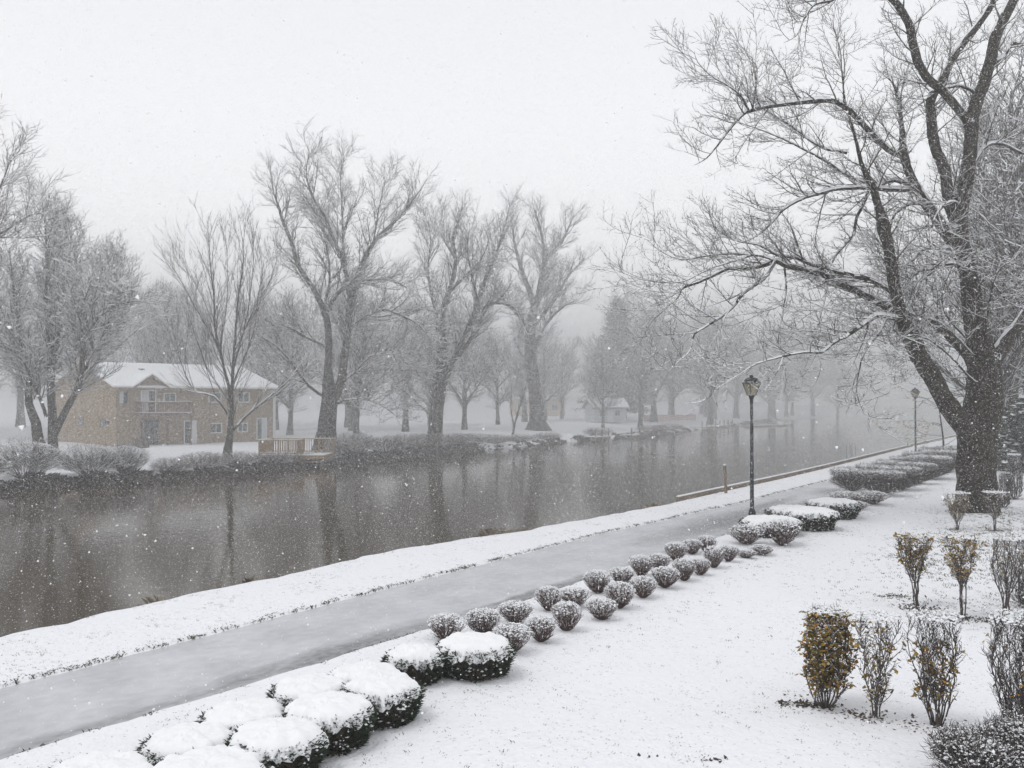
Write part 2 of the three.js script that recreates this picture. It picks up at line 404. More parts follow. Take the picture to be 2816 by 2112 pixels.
// limbs are given in world metres; the tree's group stands at its base
function tracedTree(name, label, limbs, levels, seed, o = {}) {
  const [x, y, z] = limbs[0][0], gy = Math.min(y, groundY(x, z) - 0.1), t = thing(name, label, 'tree', x, gy, z, 0, o.group);
  const rs = o.thin ?? 1, loc = limbs.map((l, i) => l.map(([a, b, c, r], j) => [a - x, b - gy, c - z, r * (i || j > 3 ? rs : lerp(1, rs, j / 4))]));
  loc[0].unshift([0, 0, 0, loc[0][0][3] * (o.flare ?? 1.25)]);
  if (loc[0][1][1] < 0.1) loc[0].splice(1, 1);
  buildTree(t, loc, levels, rngOf(seed), o);
  return t;
}

// the great tree on the lawn
{
  const limbs = [
    [[14.87,-0.1,-28.45,0.7],[14.88,0.3,-28.45,0.62],[14.88,1.33,-28.46,0.56],[14.91,2.52,-28.47,0.58],[15.14,3.5,-28.48,0.56],[15.12,4.48,-28.48,0.46],[15.02,5.48,-28.49,0.37],[14.84,6.46,-28.5,0.31],[14.73,7.45,-28.51,0.27],[14.49,8.45,-28.51,0.25],[14.44,9.44,-28.52,0.235],[14.64,10.54,-28.53,0.215],[14.8,11.54,-28.54,0.2],[14.87,12.28,-28.54,0.195],[14.98,13.04,-28.55,0.185],[15.26,13.79,-28.55,0.175],[15.5,14.55,-28.56,0.17],[15.65,15.29,-28.56,0.165],[16.01,16.05,-28.57,0.16],[16.37,16.75,-28.58,0.15],[16.83,17.92,-28.58,0.12],[17.08,19.14,-28.59,0.08],[17.18,20.05,-28.6,0.03]],
    [[14.67,2.3,-28.3,0.34],[14.23,2.87,-28.12,0.3],[13.57,3.6,-27.86,0.27],[13.09,4.31,-27.63,0.265],[12.61,4.92,-27.43,0.25],[12.23,5.58,-27.22,0.225],[11.94,6.03,-27.07,0.19],[11.75,6.49,-26.93,0.165],[11.53,7.12,-26.73,0.155],[11.4,7.64,-26.57,0.15],[11.19,8.3,-26.36,0.16],[11.03,8.7,-26.24,0.19],[10.78,9.34,-26.02,0.11],[10.59,9.76,-25.88,0.1],[10.35,10.09,-25.76,0.08],[10.13,10.48,-25.62,0.06],[9.89,11.09,-25.41,0.04],[9.64,11.69,-25.2,0.015]],
    [[15.33,4.3,-28.4,0.3],[15.45,4.73,-28.56,0.26],[15.94,5.35,-28.81,0.23],[16.48,5.86,-29.04,0.21],[16.97,6.43,-29.27,0.2],[17.68,7.51,-29.67,0.17],[18.54,9.34,-30.29,0.13],[19.2,11.42,-30.95,0.09],[19.89,13.22,-31.5,0.03]],
    [[14.84,4.52,-28.3,0.2],[14.46,5.06,-28.25,0.15],[14.04,5.5,-28.21,0.14],[13.58,5.9,-28.16,0.13],[13.13,6.08,-28.13,0.12],[12.63,6.23,-28.09,0.115],[12.23,6.37,-28.06,0.11],[11.78,6.56,-28.02,0.11],[11.28,6.8,-27.98,0.105],[10.63,7.11,-27.93,0.1],[10.26,7.28,-27.9,0.09],[9.75,7.51,-27.86,0.085],[9.15,7.67,-27.81,0.08],[8.56,7.8,-27.77,0.075],[8.25,7.91,-27.74,0.065],[7.78,7.75,-27.71,0.055],[7.1,7.65,-27.66,0.05],[6.78,7.68,-27.63,0.045],[6.34,7.47,-27.6,0.04],[5.71,7.19,-27.55,0.035],[5.34,7.05,-27.52,0.028],[5.12,6.7,-27.49,0.02],[4.84,6.47,-27.46,0.015],[4.25,5.93,-27.4,0.006]],
    [[8.17,7.86,-27.5,0.055],[7.78,7.33,-27.25,0.05],[7.03,6.81,-26.9,0.046],[6.58,6.3,-26.63,0.04],[5.85,5.8,-26.27,0.032],[5.36,5.5,-26.04,0.025],[5.19,5.02,-25.81,0.018],[4.75,4.63,-25.57,0.012],[4.47,4.37,-25.4,0.005]],
    [[8.17,7.87,-27.5,0.04],[7.98,8,-27.59,0.036],[7.5,8.12,-27.78,0.033],[6.84,8.21,-28.04,0.03],[6.21,8.17,-28.27,0.026],[5.41,8.11,-28.57,0.02],[4.85,8.41,-28.79,0.014],[4.42,8.84,-29,0.006]],
    [[7.38,8.03,-27.4,0.028],[6.89,7.87,-27.31,0.026],[6.05,7.58,-27.15,0.022],[5.15,7.17,-26.97,0.018],[4.08,7.18,-26.77,0.012],[3.19,7.45,-26.6,0.005]],
    [[11.93,6.47,-27.2,0.11],[11.89,6.81,-27.27,0.1],[11.6,7,-27.35,0.095],[11.09,7.31,-27.49,0.09],[10.52,7.47,-27.63,0.085],[9.9,7.68,-27.78,0.075],[9.41,7.86,-27.89,0.068],[9,8.07,-28,0.055],[8.45,8.16,-28.12,0.04],[7.9,8.51,-28.26,0.03],[7.2,8.69,-28.42,0.02],[6.5,9.17,-28.6,0.008]],
    [[11.84,6.06,-27,0.08],[11.59,6.06,-26.91,0.075],[10.98,6.1,-26.7,0.068],[10.54,5.84,-26.52,0.06],[9.88,5.44,-26.23,0.052],[9.45,5.25,-26.06,0.046],[9.07,4.98,-25.88,0.04],[8.42,4.94,-25.64,0.034],[7.59,4.78,-25.31,0.028],[6.86,4.57,-25.01,0.02],[6.35,4.27,-24.78,0.013],[5.95,4.11,-24.6,0.006]],
    [[11.23,6.04,-26.5,0.035],[10.88,5.51,-26.33,0.03],[10.39,4.95,-26.14,0.025],[10.15,4.36,-25.96,0.02],[10.02,3.77,-25.79,0.014],[10.16,3.16,-25.6,0.005]],
    [[11.7,6.06,-27,0.04],[11.44,5.55,-26.81,0.034],[11.24,5.29,-26.7,0.028],[11.49,5.27,-26.59,0.02],[11.65,5.45,-26.49,0.012],[11.85,5.49,-26.4,0.006]],
    [[14.89,3.78,-28.2,0.05],[14.75,4.03,-28.08,0.042],[14.36,4.31,-27.9,0.036],[13.86,4.74,-27.65,0.03],[13.25,5.16,-27.37,0.026],[12.66,5.47,-27.11,0.022],[12.08,5.52,-26.89,0.018],[11.62,5.22,-26.68,0.014],[11.27,4.41,-26.3,0.01],[11.07,3.76,-26,0.004]],
    [[14.54,7.71,-28.4,0.09],[14.12,7.9,-28.24,0.075],[13.61,7.83,-28.06,0.066],[13.01,7.46,-27.82,0.06],[12.52,7.09,-27.61,0.055],[12.16,6.87,-27.47,0.05],[11.82,6.48,-27.28,0.03],[11.2,6.03,-27,0.012]],
    [[13.54,7.79,-28,0.05],[12.66,7.54,-27.68,0.04],[12.21,7.16,-27.47,0.03],[11.72,6.61,-27.2,0.012]],
    [[14.45,8.31,-28.4,0.06],[14.03,8.47,-28.56,0.05],[13.67,8.49,-28.69,0.045],[13.37,8.44,-28.8,0.04],[13.13,8.16,-28.94,0.034],[12.71,7.83,-29.12,0.028],[12.56,7.46,-29.26,0.02],[12.54,7.01,-29.4,0.008]],
    [[14.47,8.85,-28.5,0.2],[14.3,9.46,-28.57,0.185],[14.14,10.06,-28.63,0.175],[14.1,10.84,-28.71,0.165],[13.98,11.35,-28.77,0.16],[13.8,11.87,-28.83,0.155],[13.75,12.65,-28.91,0.15],[13.77,13.44,-28.99,0.145],[14.03,13.9,-29.04,0.13],[14.31,14.34,-29.09,0.12],[14.59,14.87,-29.15,0.115],[14.98,15.4,-29.21,0.11],[15.56,16.1,-29.3,0.1],[16.05,16.82,-29.39,0.09],[16.5,17.74,-29.48,0.07],[16.89,18.9,-29.6,0.03]],
    [[14.84,12.3,-28.5,0.15],[14.6,12.64,-28.4,0.135],[14.26,12.95,-28.3,0.125],[13.79,13.4,-28.15,0.125],[13.23,13.74,-28,0.125],[12.88,14.18,-27.87,0.125],[12.63,14.71,-27.72,0.125],[12.47,15.23,-27.59,0.12],[12.18,15.67,-27.46,0.115],[11.85,15.99,-27.35,0.11],[11.57,16.24,-27.25,0.1],[11,16.99,-27.02,0.07],[10.64,17.74,-26.8,0.03]],
    [[14.56,8.09,-28.4,0.2],[14.28,8.64,-28.6,0.185],[13.98,9.26,-28.81,0.17],[13.76,9.74,-28.97,0.16],[13.5,10.29,-29.15,0.15],[13.29,10.89,-29.34,0.14],[13.16,11.56,-29.53,0.13],[13.14,12.11,-29.69,0.11],[13.2,12.85,-29.88,0.08],[13.18,13.75,-30.12,0.05],[13.07,14.8,-30.4,0.015]],
    [[13.48,11.3,-30,0.11],[13.26,11.76,-29.87,0.105],[12.73,11.95,-29.73,0.1],[12.33,12.24,-29.6,0.098],[11.92,12.56,-29.47,0.095],[11.51,12.89,-29.33,0.092],[11.04,13.24,-29.17,0.088],[10.58,13.4,-29.05,0.084],[10.03,13.39,-28.91,0.08],[9.07,13.21,-28.67,0.074],[8.28,13.04,-28.47,0.068],[7.65,12.85,-28.31,0.06],[7.41,12.71,-28.24,0.05],[7.05,12.33,-28.1,0.042],[6.69,11.88,-27.96,0.035],[6.47,11.58,-27.87,0.028],[6.12,11.17,-27.73,0.018],[5.7,10.91,-27.6,0.006]],
    [[7.5,12.7,-27.9,0.032],[7.23,13.1,-27.77,0.028],[6.79,13.4,-27.63,0.022],[6.21,13.66,-27.46,0.016],[5.75,14.04,-27.3,0.01],[5.63,14.34,-27.2,0.004]],
    [[7.63,12.77,-28,0.026],[7.88,13.91,-28.39,0.018],[7.89,14.43,-28.55,0.012],[7.47,14.98,-28.8,0.005]],
    [[11.16,11.8,-29.4,0.06],[10.36,12.1,-29.71,0.045],[9.52,12.91,-30.09,0.036],[8.83,13.48,-30.38,0.028],[8.19,14.18,-30.67,0.018],[7.72,15.19,-31,0.006]],
    [[12,10.76,-29.6,0.06],[11.13,11.01,-29.33,0.045],[10.43,11.38,-29.09,0.036],[9.58,11.71,-28.81,0.03],[8.74,12.01,-28.53,0.024],[7.92,12.23,-28.26,0.016],[7.11,12.41,-28,0.006]],
    [[13.57,10.84,-29.8,0.085],[13.39,10.85,-29.81,0.075],[12.93,10.98,-29.83,0.07],[12.53,10.86,-29.84,0.065],[12.06,10.55,-29.87,0.06],[11.87,10.14,-29.89,0.055],[11.65,9.72,-29.9,0.052],[11.56,9.16,-29.93,0.048],[11.3,8.85,-29.94,0.042],[10.99,8.49,-29.96,0.036],[10.79,8.09,-29.98,0.025],[10.58,7.71,-30,0.01]],
    [[13.6,10.55,-29.7,0.085],[13.24,10.59,-29.59,0.08],[12.36,10.56,-29.33,0.075],[11.66,10.57,-29.12,0.07],[11.03,10.5,-28.93,0.064],[10.56,10.43,-28.78,0.06],[9.88,10.23,-28.56,0.056],[9.26,10,-28.36,0.05],[8.63,9.63,-28.13,0.044],[8.27,9.24,-27.97,0.036],[7.9,8.88,-27.8,0.028],[7.45,8.59,-27.63,0.018],[6.8,8.36,-27.4,0.006]],
    [[13.94,10.24,-29.9,0.06],[13.81,10.21,-29.97,0.05],[13.56,10.23,-30.09,0.045],[13.26,10.06,-30.26,0.04],[13.11,9.82,-30.39,0.034],[13.06,9.4,-30.58,0.02],[12.88,8.95,-30.8,0.008]],
    [[14.88,11.1,-28.5,0.07],[15.09,11.43,-28.66,0.06],[15.56,11.9,-28.93,0.055],[16.21,12.03,-29.19,0.05],[17.08,11.83,-29.56,0.04],[18.15,11.65,-30,0.015]],
    [[15.51,14.41,-28.5,0.08],[15.75,14.59,-28.67,0.07],[16.15,14.84,-28.93,0.065],[16.63,15.4,-29.34,0.06],[17.26,15.6,-29.7,0.05],[18.44,16.25,-30.4,0.02]],
    [[11.49,16.09,-27,0.06],[10.58,16.28,-26.66,0.055],[9.63,15.53,-26.27,0.045],[8.93,15.25,-26.02,0.036],[8.54,14.7,-25.79,0.026],[8.25,14.15,-25.58,0.014],[7.82,13.87,-25.4,0.005]],
    [[10.93,13.15,-28.9,0.034],[10.91,13.84,-29.02,0.028],[10.89,14.49,-29.13,0.024],[10.89,15.17,-29.24,0.018],[10.72,16.07,-29.4,0.006]],
    [[15.14,13.13,-28.5,0.06],[15.07,13.33,-28.53,0.055],[14.9,13.59,-28.58,0.05],[14.58,13.75,-28.64,0.046],[14.21,13.74,-28.7,0.042],[13.67,13.48,-28.8,0.034],[13.18,13.11,-28.9,0.02],[12.69,12.76,-29,0.008]],
    [[14.54,9.45,-28.5,0.05],[14.25,9.84,-28.22,0.045],[13.77,9.79,-28,0.04],[13.23,9.28,-27.65,0.03],[12.87,8.47,-27.2,0.02],[12.96,7.83,-26.8,0.008]],
    [[14.76,6.6,-28.4,0.04],[15,7.44,-28,0.03],[15.42,6.66,-27.59,0.022],[15.84,6.34,-27.32,0.012],[16.28,5.89,-27,0.005]],
    [[14.53,5.56,-28.4,0.03],[13.95,6.14,-28.28,0.026],[13.71,6.58,-28.21,0.022],[13.73,7.16,-28.12,0.018],[13.98,7.88,-28,0.008]],
    [[14.94,5.1,-28.2,0.03],[14.88,7.33,-27.26,0.02],[15.27,7.85,-26.93,0.012],[15.65,8.36,-26.6,0.005]],
    [[14.31,9.55,-29,0.05],[15.18,11.93,-29.88,0.04],[15.68,12.31,-30.08,0.03],[16.59,13.58,-30.58,0.02],[17.32,14.7,-31,0.008]],
    [[9.86,7.44,-27.8,0.035],[9.71,6.78,-27.44,0.03],[9.37,6.03,-26.99,0.022],[9.07,5.29,-26.55,0.014],[9.15,4.44,-26,0.005]],
    [[8.44,7.71,-27.4,0.035],[8.4,7.03,-27.12,0.028],[8.17,6.14,-26.75,0.02],[7.94,5.28,-26.38,0.012],[8.06,4.44,-26,0.005]]
  ];
  const levels = [
    { gap: 0.25, from: 0.1, len: [1.0, 2.7], ang: [0.45, 1.15], r: 0.45, rmax: 0.026, r1: 0.006, segs: 7, up: 0.05, wob: 0.34, low: -0.3, fall: 0.3, miss: 0.1 },
    { gap: 0.15, from: 0.1, len: [0.35, 1.0], ang: [0.45, 1.1], r: 0.6, rmax: 0.01, r1: 0.0042, segs: 4, up: 0.07, wob: 0.36, low: -0.5, fall: 0.35, miss: 0.15 },
    { gap: 0.14, from: 0.15, len: [0.12, 0.36], ang: [0.45, 0.95], r: 0.75, rmax: 0.006, r1: 0.004, segs: 2, up: 0.06, wob: 0.3, fall: 0.3, miss: 0.3 }];
  const ridged = (a, l, r) => r * (1 + Math.min(0.11, 0.04 / r) * (Math.abs(n3(Math.cos(a) * r * 7, l * 0.9, Math.sin(a) * r * 7)) * 2 - 0.7) + 0.05 * n3(Math.cos(a) * 1.2, l * 0.5, Math.sin(a) * 1.2 + 5) + (l < 0.9 ? 0.1 * (1 - l / 0.9) * Math.max(0, Math.sin(a * 5 + 1)) : 0));
  const none = { from: 0.55 };
  const t = tracedTree('lawn_tree', 'large dark bare tree on the lawn, snow along its spreading limbs', limbs, levels, 401, {
    flare: 1.06, bark: M.bark, twig: M.twig, sides: 30, step: 0.16, wander: 0.015, shape: ridged, buds: 0.006,
    snow: (r) => Math.min(0.07, 0.0035 + r * 0.75), limbLevel: { 0: { from: 0.4, gap: 0.5 }, 1: { from: 0.35 }, 2: { from: 0.3 }, 15: { from: 0.3 }, 16: { from: 0.2 } },
  });
  // snow lodged in the forks and plastered in flecks on the rough bark
  const mb = new MB(), r = rngOf(8), pos = t.position;
  for (const [x, y, z, a] of [[...[14.26,2.97,-28.1], 0.22], [...[15.38,4.93,-28.2], 0.2], [...[14.47,7.89,-28.1], 0.14], [...[11.81,6.21,-26.9], 0.13], [...[14.09,9.09,-28.2], 0.14], [...[14.7,12.51,-28.3], 0.14], [...[13.64,8.97,-28.2], 0.1]])
    for (let k = 0; k < 40; k++) lump(mb, x - pos.x + (r() - 0.5) * a * 1.6, y - pos.y + (r() - 0.4) * a * 1.2, z - pos.z + (r() - 0.5) * a, a * (0.08 + 0.14 * r()), a * (0.08 + 0.1 * r()), r);
  for (const c of t.children) {
    if (!/trunk|branch/.test(c.name)) continue;
    const p = c.geometry.attributes.position, n = c.geometry.attributes.normal;
    for (let i = 0; i < p.count; i++) {
      const wind = n.getX(i) * -0.55 + n.getZ(i) * 0.6 + n.getY(i) * 0.5;
      if (r() < 0.01 + 0.2 * Math.max(0, wind - 0.15) * (1 + n3(p.getX(i) * 3, p.getY(i) * 2, p.getZ(i) * 3))) { if (r() < 0.3) lump(mb, p.getX(i) + n.getX(i) * 0.004, p.getY(i) + (r() - 0.5) * 0.1, p.getZ(i) + n.getZ(i) * 0.004, 0.006 + 0.018 * r() * r(), 0.006 + 0.016 * r(), r); }
    }
  }
  part('bark_snow', mb.geo(), M.snow, t, 'stuff');
}
console.log('after lawn tree', triCount);

// ---------------------------------------------------------------- bare trees over the river
const far1 = [
  { gap: 0.36, from: 0.15, len: [1.8, 5.0], ang: [0.4, 0.85], r: 0.5, rmax: 0.06, r1: 0.014, segs: 6, up: 0.07, wob: 0.26, low: -0.2, fall: 0.45 },
  { gap: 0.25, from: 0.1, len: [0.7, 2.1], ang: [0.4, 1.0], r: 0.6, rmax: 0.022, r1: 0.009, segs: 3, up: 0.09, wob: 0.28, low: -0.3, fall: 0.35, miss: 0.2 },
  { gap: 0.25, from: 0.15, len: [0.4, 1.1], ang: [0.4, 1.0], r: 0.7, rmax: 0.012, r1: 0.007, segs: 2, up: 0.08, wob: 0.28, fall: 0.3, miss: 0.3 }];
const wispy = [ // straight rising shoots of a young tree
  { gap: 0.4, from: 0.15, len: [2.2, 4.6], ang: [0.3, 0.6], r: 0.5, rmax: 0.035, r1: 0.01, segs: 6, up: 0.09, wob: 0.14, low: 0, fall: 0.45 },
  { gap: 0.4, from: 0.15, len: [0.9, 2.0], ang: [0.3, 0.6], r: 0.6, rmax: 0.014, r1: 0.007, segs: 3, up: 0.08, wob: 0.16, low: 0, fall: 0.3, miss: 0.25 },
  { gap: 0.55, from: 0.2, len: [0.4, 0.9], ang: [0.3, 0.6], r: 0.7, rmax: 0.009, r1: 0.006, segs: 2, up: 0.06, wob: 0.2, fall: 0.3, miss: 0.4 }];
const farSnow = (r) => Math.min(0.06, 0.019 + r * 0.5);
const oFar = { step: 0.8, wander: 0.06, snow: farSnow, sides: 9, wide: 1.4, thin: 0.8 };

tracedTree('young_tree', 'slender vase-shaped bare tree at the water in front of the brick building', [
  [[-20.23,-0.87,-63,0.34],[-20.07,0.71,-63,0.26],[-19.95,2.09,-63,0.22],[-19.89,4.22,-63,0.16],[-19.74,7.09,-63,0.1],[-19.68,7.81,-63,0.11],[-19.5,10.68,-63,0.08],[-19.12,13.55,-63,0.045],[-19.3,15.67,-63,0.015]],
  [[-19.95,3.01,-63,0.15],[-20.1,4.52,-62.82,0.13],[-20.47,6.35,-62.6,0.11],[-20.88,8.49,-62.34,0.09],[-20.91,10.58,-62.09,0.07],[-21.07,13.36,-61.75,0.04],[-21.15,15.45,-61.5,0.012]],
  [[-20.93,8.5,-62.5,0.06],[-21.96,10.69,-63.06,0.045],[-22.99,12.47,-63.52,0.03],[-23.91,14.38,-64,0.01]],
  [[-20.67,7.56,-62.2,0.05],[-21.54,9.13,-61.51,0.04],[-22.26,10.97,-60.74,0.03],[-23.07,12.61,-60,0.01]],
  [[-20.21,2.52,-63,0.1],[-21.03,3.8,-62.57,0.08],[-22.18,4.09,-62.21,0.06],[-22.76,5.21,-61.84,0.045],[-23.11,6.87,-61.36,0.02],[-23.2,8.13,-61,0.01]],
  [[-19.78,1.37,-63,0.12],[-18.72,2.64,-63.51,0.1],[-17.44,3.8,-64.03,0.08],[-16.12,5.12,-64.59,0.05],[-15.48,6.38,-65,0.015]],
  [[-19.74,6.96,-63,0.07],[-18.03,9.85,-61.91,0.05],[-16.68,11.88,-61.1,0.03],[-16.02,13.48,-60.5,0.01]],
  [[-19.93,3.99,-63,0.08],[-20.84,6.98,-63.54,0.06],[-20.68,9.69,-64.01,0.045],[-20.71,12.43,-64.48,0.03],[-21.03,15.58,-65,0.01]],
  [[-19.86,4.65,-63,0.08],[-18.73,7.64,-63.35,0.055],[-18.11,10.66,-63.68,0.035],[-18.08,13.71,-64,0.01]],
  [[-19.92,3.34,-63,0.07],[-21.45,5.63,-62.63,0.05],[-22.32,8.22,-62.27,0.03],[-22.88,10.15,-62,0.01]],
  [[-19.84,5.64,-63,0.07],[-18.74,8.87,-62.27,0.05],[-18.06,12.04,-61.56,0.03],[-17.82,14.52,-61,0.01]]
], wispy, 21, { ...oFar, step: 0.6, twig: M.twig });

tracedTree('riverside_tree', 'tallest bare tree over the river, twin stems rising behind the wooden deck', [
  [[-15.13,-1.02,-72,1.05],[-15.02,1.05,-72,0.8],[-14.84,3.11,-72,0.74],[-14.85,4.73,-72,0.62],[-14.93,6.19,-72,0.4],[-14.86,8.53,-72,0.36],[-15.17,10.56,-72,0.32],[-16.27,12.71,-72,0.26],[-17.37,14.45,-72,0.22],[-17.98,16.45,-72,0.18],[-18.78,18.34,-72,0.14],[-18.93,19.1,-72,0.12],[-19.39,20.27,-72,0.08],[-19.62,21.79,-72,0.03]],
  [[-14.43,3.6,-72,0.5],[-13.94,4.96,-72.19,0.44],[-13.7,7.01,-72.46,0.42],[-13.46,9.38,-72.77,0.38],[-13.37,11.78,-73.08,0.34],[-12.92,13.37,-73.29,0.3],[-12.35,14.98,-73.51,0.26],[-11.58,16.6,-73.74,0.22],[-10.04,18.25,-74.02,0.16],[-8.64,19.9,-74.3,0.1],[-7.69,21.24,-74.5,0.03]],
  [[-13.36,11.77,-73,0.24],[-13.61,13.75,-72.69,0.22],[-14.02,15.27,-72.44,0.2],[-14.76,17.11,-72.12,0.17],[-15.32,18.61,-71.86,0.14],[-16.06,19.81,-71.63,0.11],[-16.6,21.58,-71.33,0.07],[-16.31,23.59,-71,0.02]],
  [[-15.09,10.64,-72,0.2],[-14.27,12.13,-72.19,0.2],[-13.24,13.06,-72.34,0.18],[-11.61,13.35,-72.53,0.12],[-10.11,13.37,-72.69,0.09],[-8.61,12.74,-72.87,0.05],[-7.67,12.07,-73,0.02]],
  [[-13.98,14.75,-73,0.12],[-14,15.76,-73.32,0.11],[-14.2,18.26,-74.09,0.1],[-14.62,22.6,-75.4,0.05],[-14.34,24.6,-76,0.015]],
  [[-14.93,7.74,-72,0.16],[-15.59,8.1,-71.72,0.14],[-16.71,8.62,-71.25,0.12],[-17.79,9.29,-70.76,0.09],[-18.75,9.63,-70.36,0.05],[-19.43,10.26,-70,0.02]],
  [[-15.07,3.68,-72,0.16],[-16.39,4.64,-71.37,0.14],[-17.44,6.29,-70.62,0.11],[-18.61,7.8,-69.87,0.08],[-19.67,8.49,-69.35,0.04],[-20.41,8.9,-69,0.015]],
  [[-13.5,9.21,-73,0.16],[-12.98,9.69,-72.83,0.14],[-10.88,10.81,-72.24,0.12],[-9.43,10.55,-71.89,0.1],[-7.5,9.57,-71.36,0.06],[-6.57,8.46,-71,0.02]],
  [[-14.4,3.22,-73,0.12],[-13.68,3.45,-72.63,0.1],[-12.19,3.64,-71.9,0.08],[-10.52,3.12,-71.02,0.06],[-8.87,2.07,-70,0.02]],
  [[-11.46,16.47,-73,0.1],[-11.23,18.73,-73.73,0.08],[-10.95,20.82,-74.39,0.05],[-10.53,22.74,-75,0.015]],
  [[-15.28,10.75,-72,0.14],[-14.97,13.55,-72.62,0.11],[-15.21,15.53,-73.05,0.09],[-15.62,17.52,-73.49,0.05],[-15.93,19.95,-74,0.015]],
  [[-14.14,4.82,-73,0.14],[-12.76,5.95,-72.73,0.1],[-11.58,7.08,-72.48,0.08],[-9.65,7.45,-72.18,0.05],[-8.5,7.06,-72,0.02]]
], far1, 22, { ...oFar, limbLevel: { 0: { from: 0.4 } } });

tracedTree('leaning_tree', 'bare tree with a broad forked trunk leaning over the brushy bank', [
  [[-7.18,-0.8,-82,0.85],[-7.1,0.69,-82,0.72],[-6.89,2.92,-82,0.68],[-6.55,5.83,-82,0.66],[-6.55,9.08,-82,0.6],[-6.64,10.97,-82,0.5],[-6.17,12.69,-82,0.34],[-5.49,14.62,-82,0.28],[-5.19,16.43,-82,0.22],[-5.49,18.36,-82,0.16],[-4.85,20.52,-82,0.1],[-4.55,21.64,-82,0.03]],
  [[-6.68,4.33,-82,0.5],[-6.3,5.06,-82.09,0.46],[-5.38,7.47,-82.36,0.4],[-4.4,9.47,-82.6,0.36],[-3.42,11.96,-82.88,0.32],[-2.78,14.12,-83.12,0.26],[-2.14,15.8,-83.3,0.2],[-1.31,17.81,-83.53,0.14],[-0.66,20.18,-83.78,0.08],[-0.13,22.25,-84,0.02]],
  [[-4.97,7.45,-82,0.26],[-3.06,10.36,-81.36,0.22],[-2.54,11.95,-81.05,0.18],[-1.73,12.39,-80.88,0.15],[0,12.02,-80.55,0.1],[1.01,10.81,-80.26,0.06],[1.63,9.53,-80,0.02]],
  [[-6.64,10.97,-82,0.2],[-7.32,11.74,-82.38,0.17],[-8.35,12.12,-82.79,0.13],[-10.08,11.5,-83.48,0.08],[-11.24,10.71,-84,0.03]],
  [[-6.77,10.54,-82,0.2],[-7.44,13.09,-81.73,0.14],[-7.71,15.62,-81.47,0.1],[-7.48,18.14,-81.22,0.06],[-7.68,20.22,-81,0.02]],
  [[-3.26,12.26,-82,0.16],[-3.66,14.74,-81.29,0.12],[-4.05,17.18,-80.58,0.08],[-3.81,19.18,-80,0.02]],
  [[-5.19,16.56,-82,0.14],[-6.33,18.43,-82.84,0.1],[-7.03,19.85,-83.44,0.06],[-7.52,21.28,-84,0.02]],
  [[-6.17,12.9,-82,0.14],[-4.49,14.7,-81.01,0.1],[-2.76,16.25,-80.06,0.07],[-1.9,18.57,-79,0.02]]
], far1, 23, oFar);

tracedTree('round_trunk_tree', 'faint bare tree with a thick straight trunk flared at its foot in the snow', [
  [[3.21,0.04,-112,1.5],[3.15,1.09,-112,1.05],[2.92,4.42,-112,0.95],[2.34,8.86,-112,0.9],[2.34,13.32,-112,0.85],[2.69,15.54,-112,0.5],[1.35,19.53,-112,0.36],[0.47,22.65,-112,0.24],[0,26,-112,0.08]],
  [[2.46,13.08,-112,0.5],[3.6,17.89,-112.96,0.4],[4.28,21.38,-113.64,0.34],[6.34,23.75,-114.23,0.24],[8.01,27.51,-115,0.06]],
  [[2.58,13.67,-112,0.4],[3.15,16.61,-111.57,0.34],[4,21.97,-110.78,0.24],[2.88,27.16,-110,0.05]],
  [[2.34,12.2,-112,0.4],[0.81,14.14,-110.77,0.3],[-0.92,15.74,-109.57,0.2],[-2.26,18.4,-108,0.06]],
  [[2.58,12.79,-112,0.4],[4.98,15.69,-113.34,0.3],[7.15,19.33,-114.82,0.2],[9.47,21.93,-116,0.06]],
  [[2.46,9.57,-112,0.3],[4.35,13.12,-112.44,0.22],[6.72,15.51,-112.8,0.15],[8.51,16.12,-113,0.04]]
], far1.map((c) => ({ ...c, gap: c.gap * 1.25, r1: c.r1 * 1.4, rmax: c.rmax * 1.3, len: c.len.map((v) => v * 1.25) })), 24, oFar);

tracedTree('shoreline_sapling', 'thin forked leaning sapling standing at the edge of the far bank', [
  [[-0.1,-1.05,-96,0.2],[0,-0.6,-96,0.16],[0.3,0.95,-96,0.12],[0.8,2.7,-96,0.08],[1.35,4.3,-96,0.05],[1.7,6.21,-96,0.02]],
  [[0.2,0.7,-96,0.1],[-0.1,2.69,-96.45,0.07],[0,5.22,-97,0.03]]
], wispy.map((c) => ({ ...c, gap: c.gap * 1.4, len: c.len.map((v) => v * 0.5) })), 25, oFar);

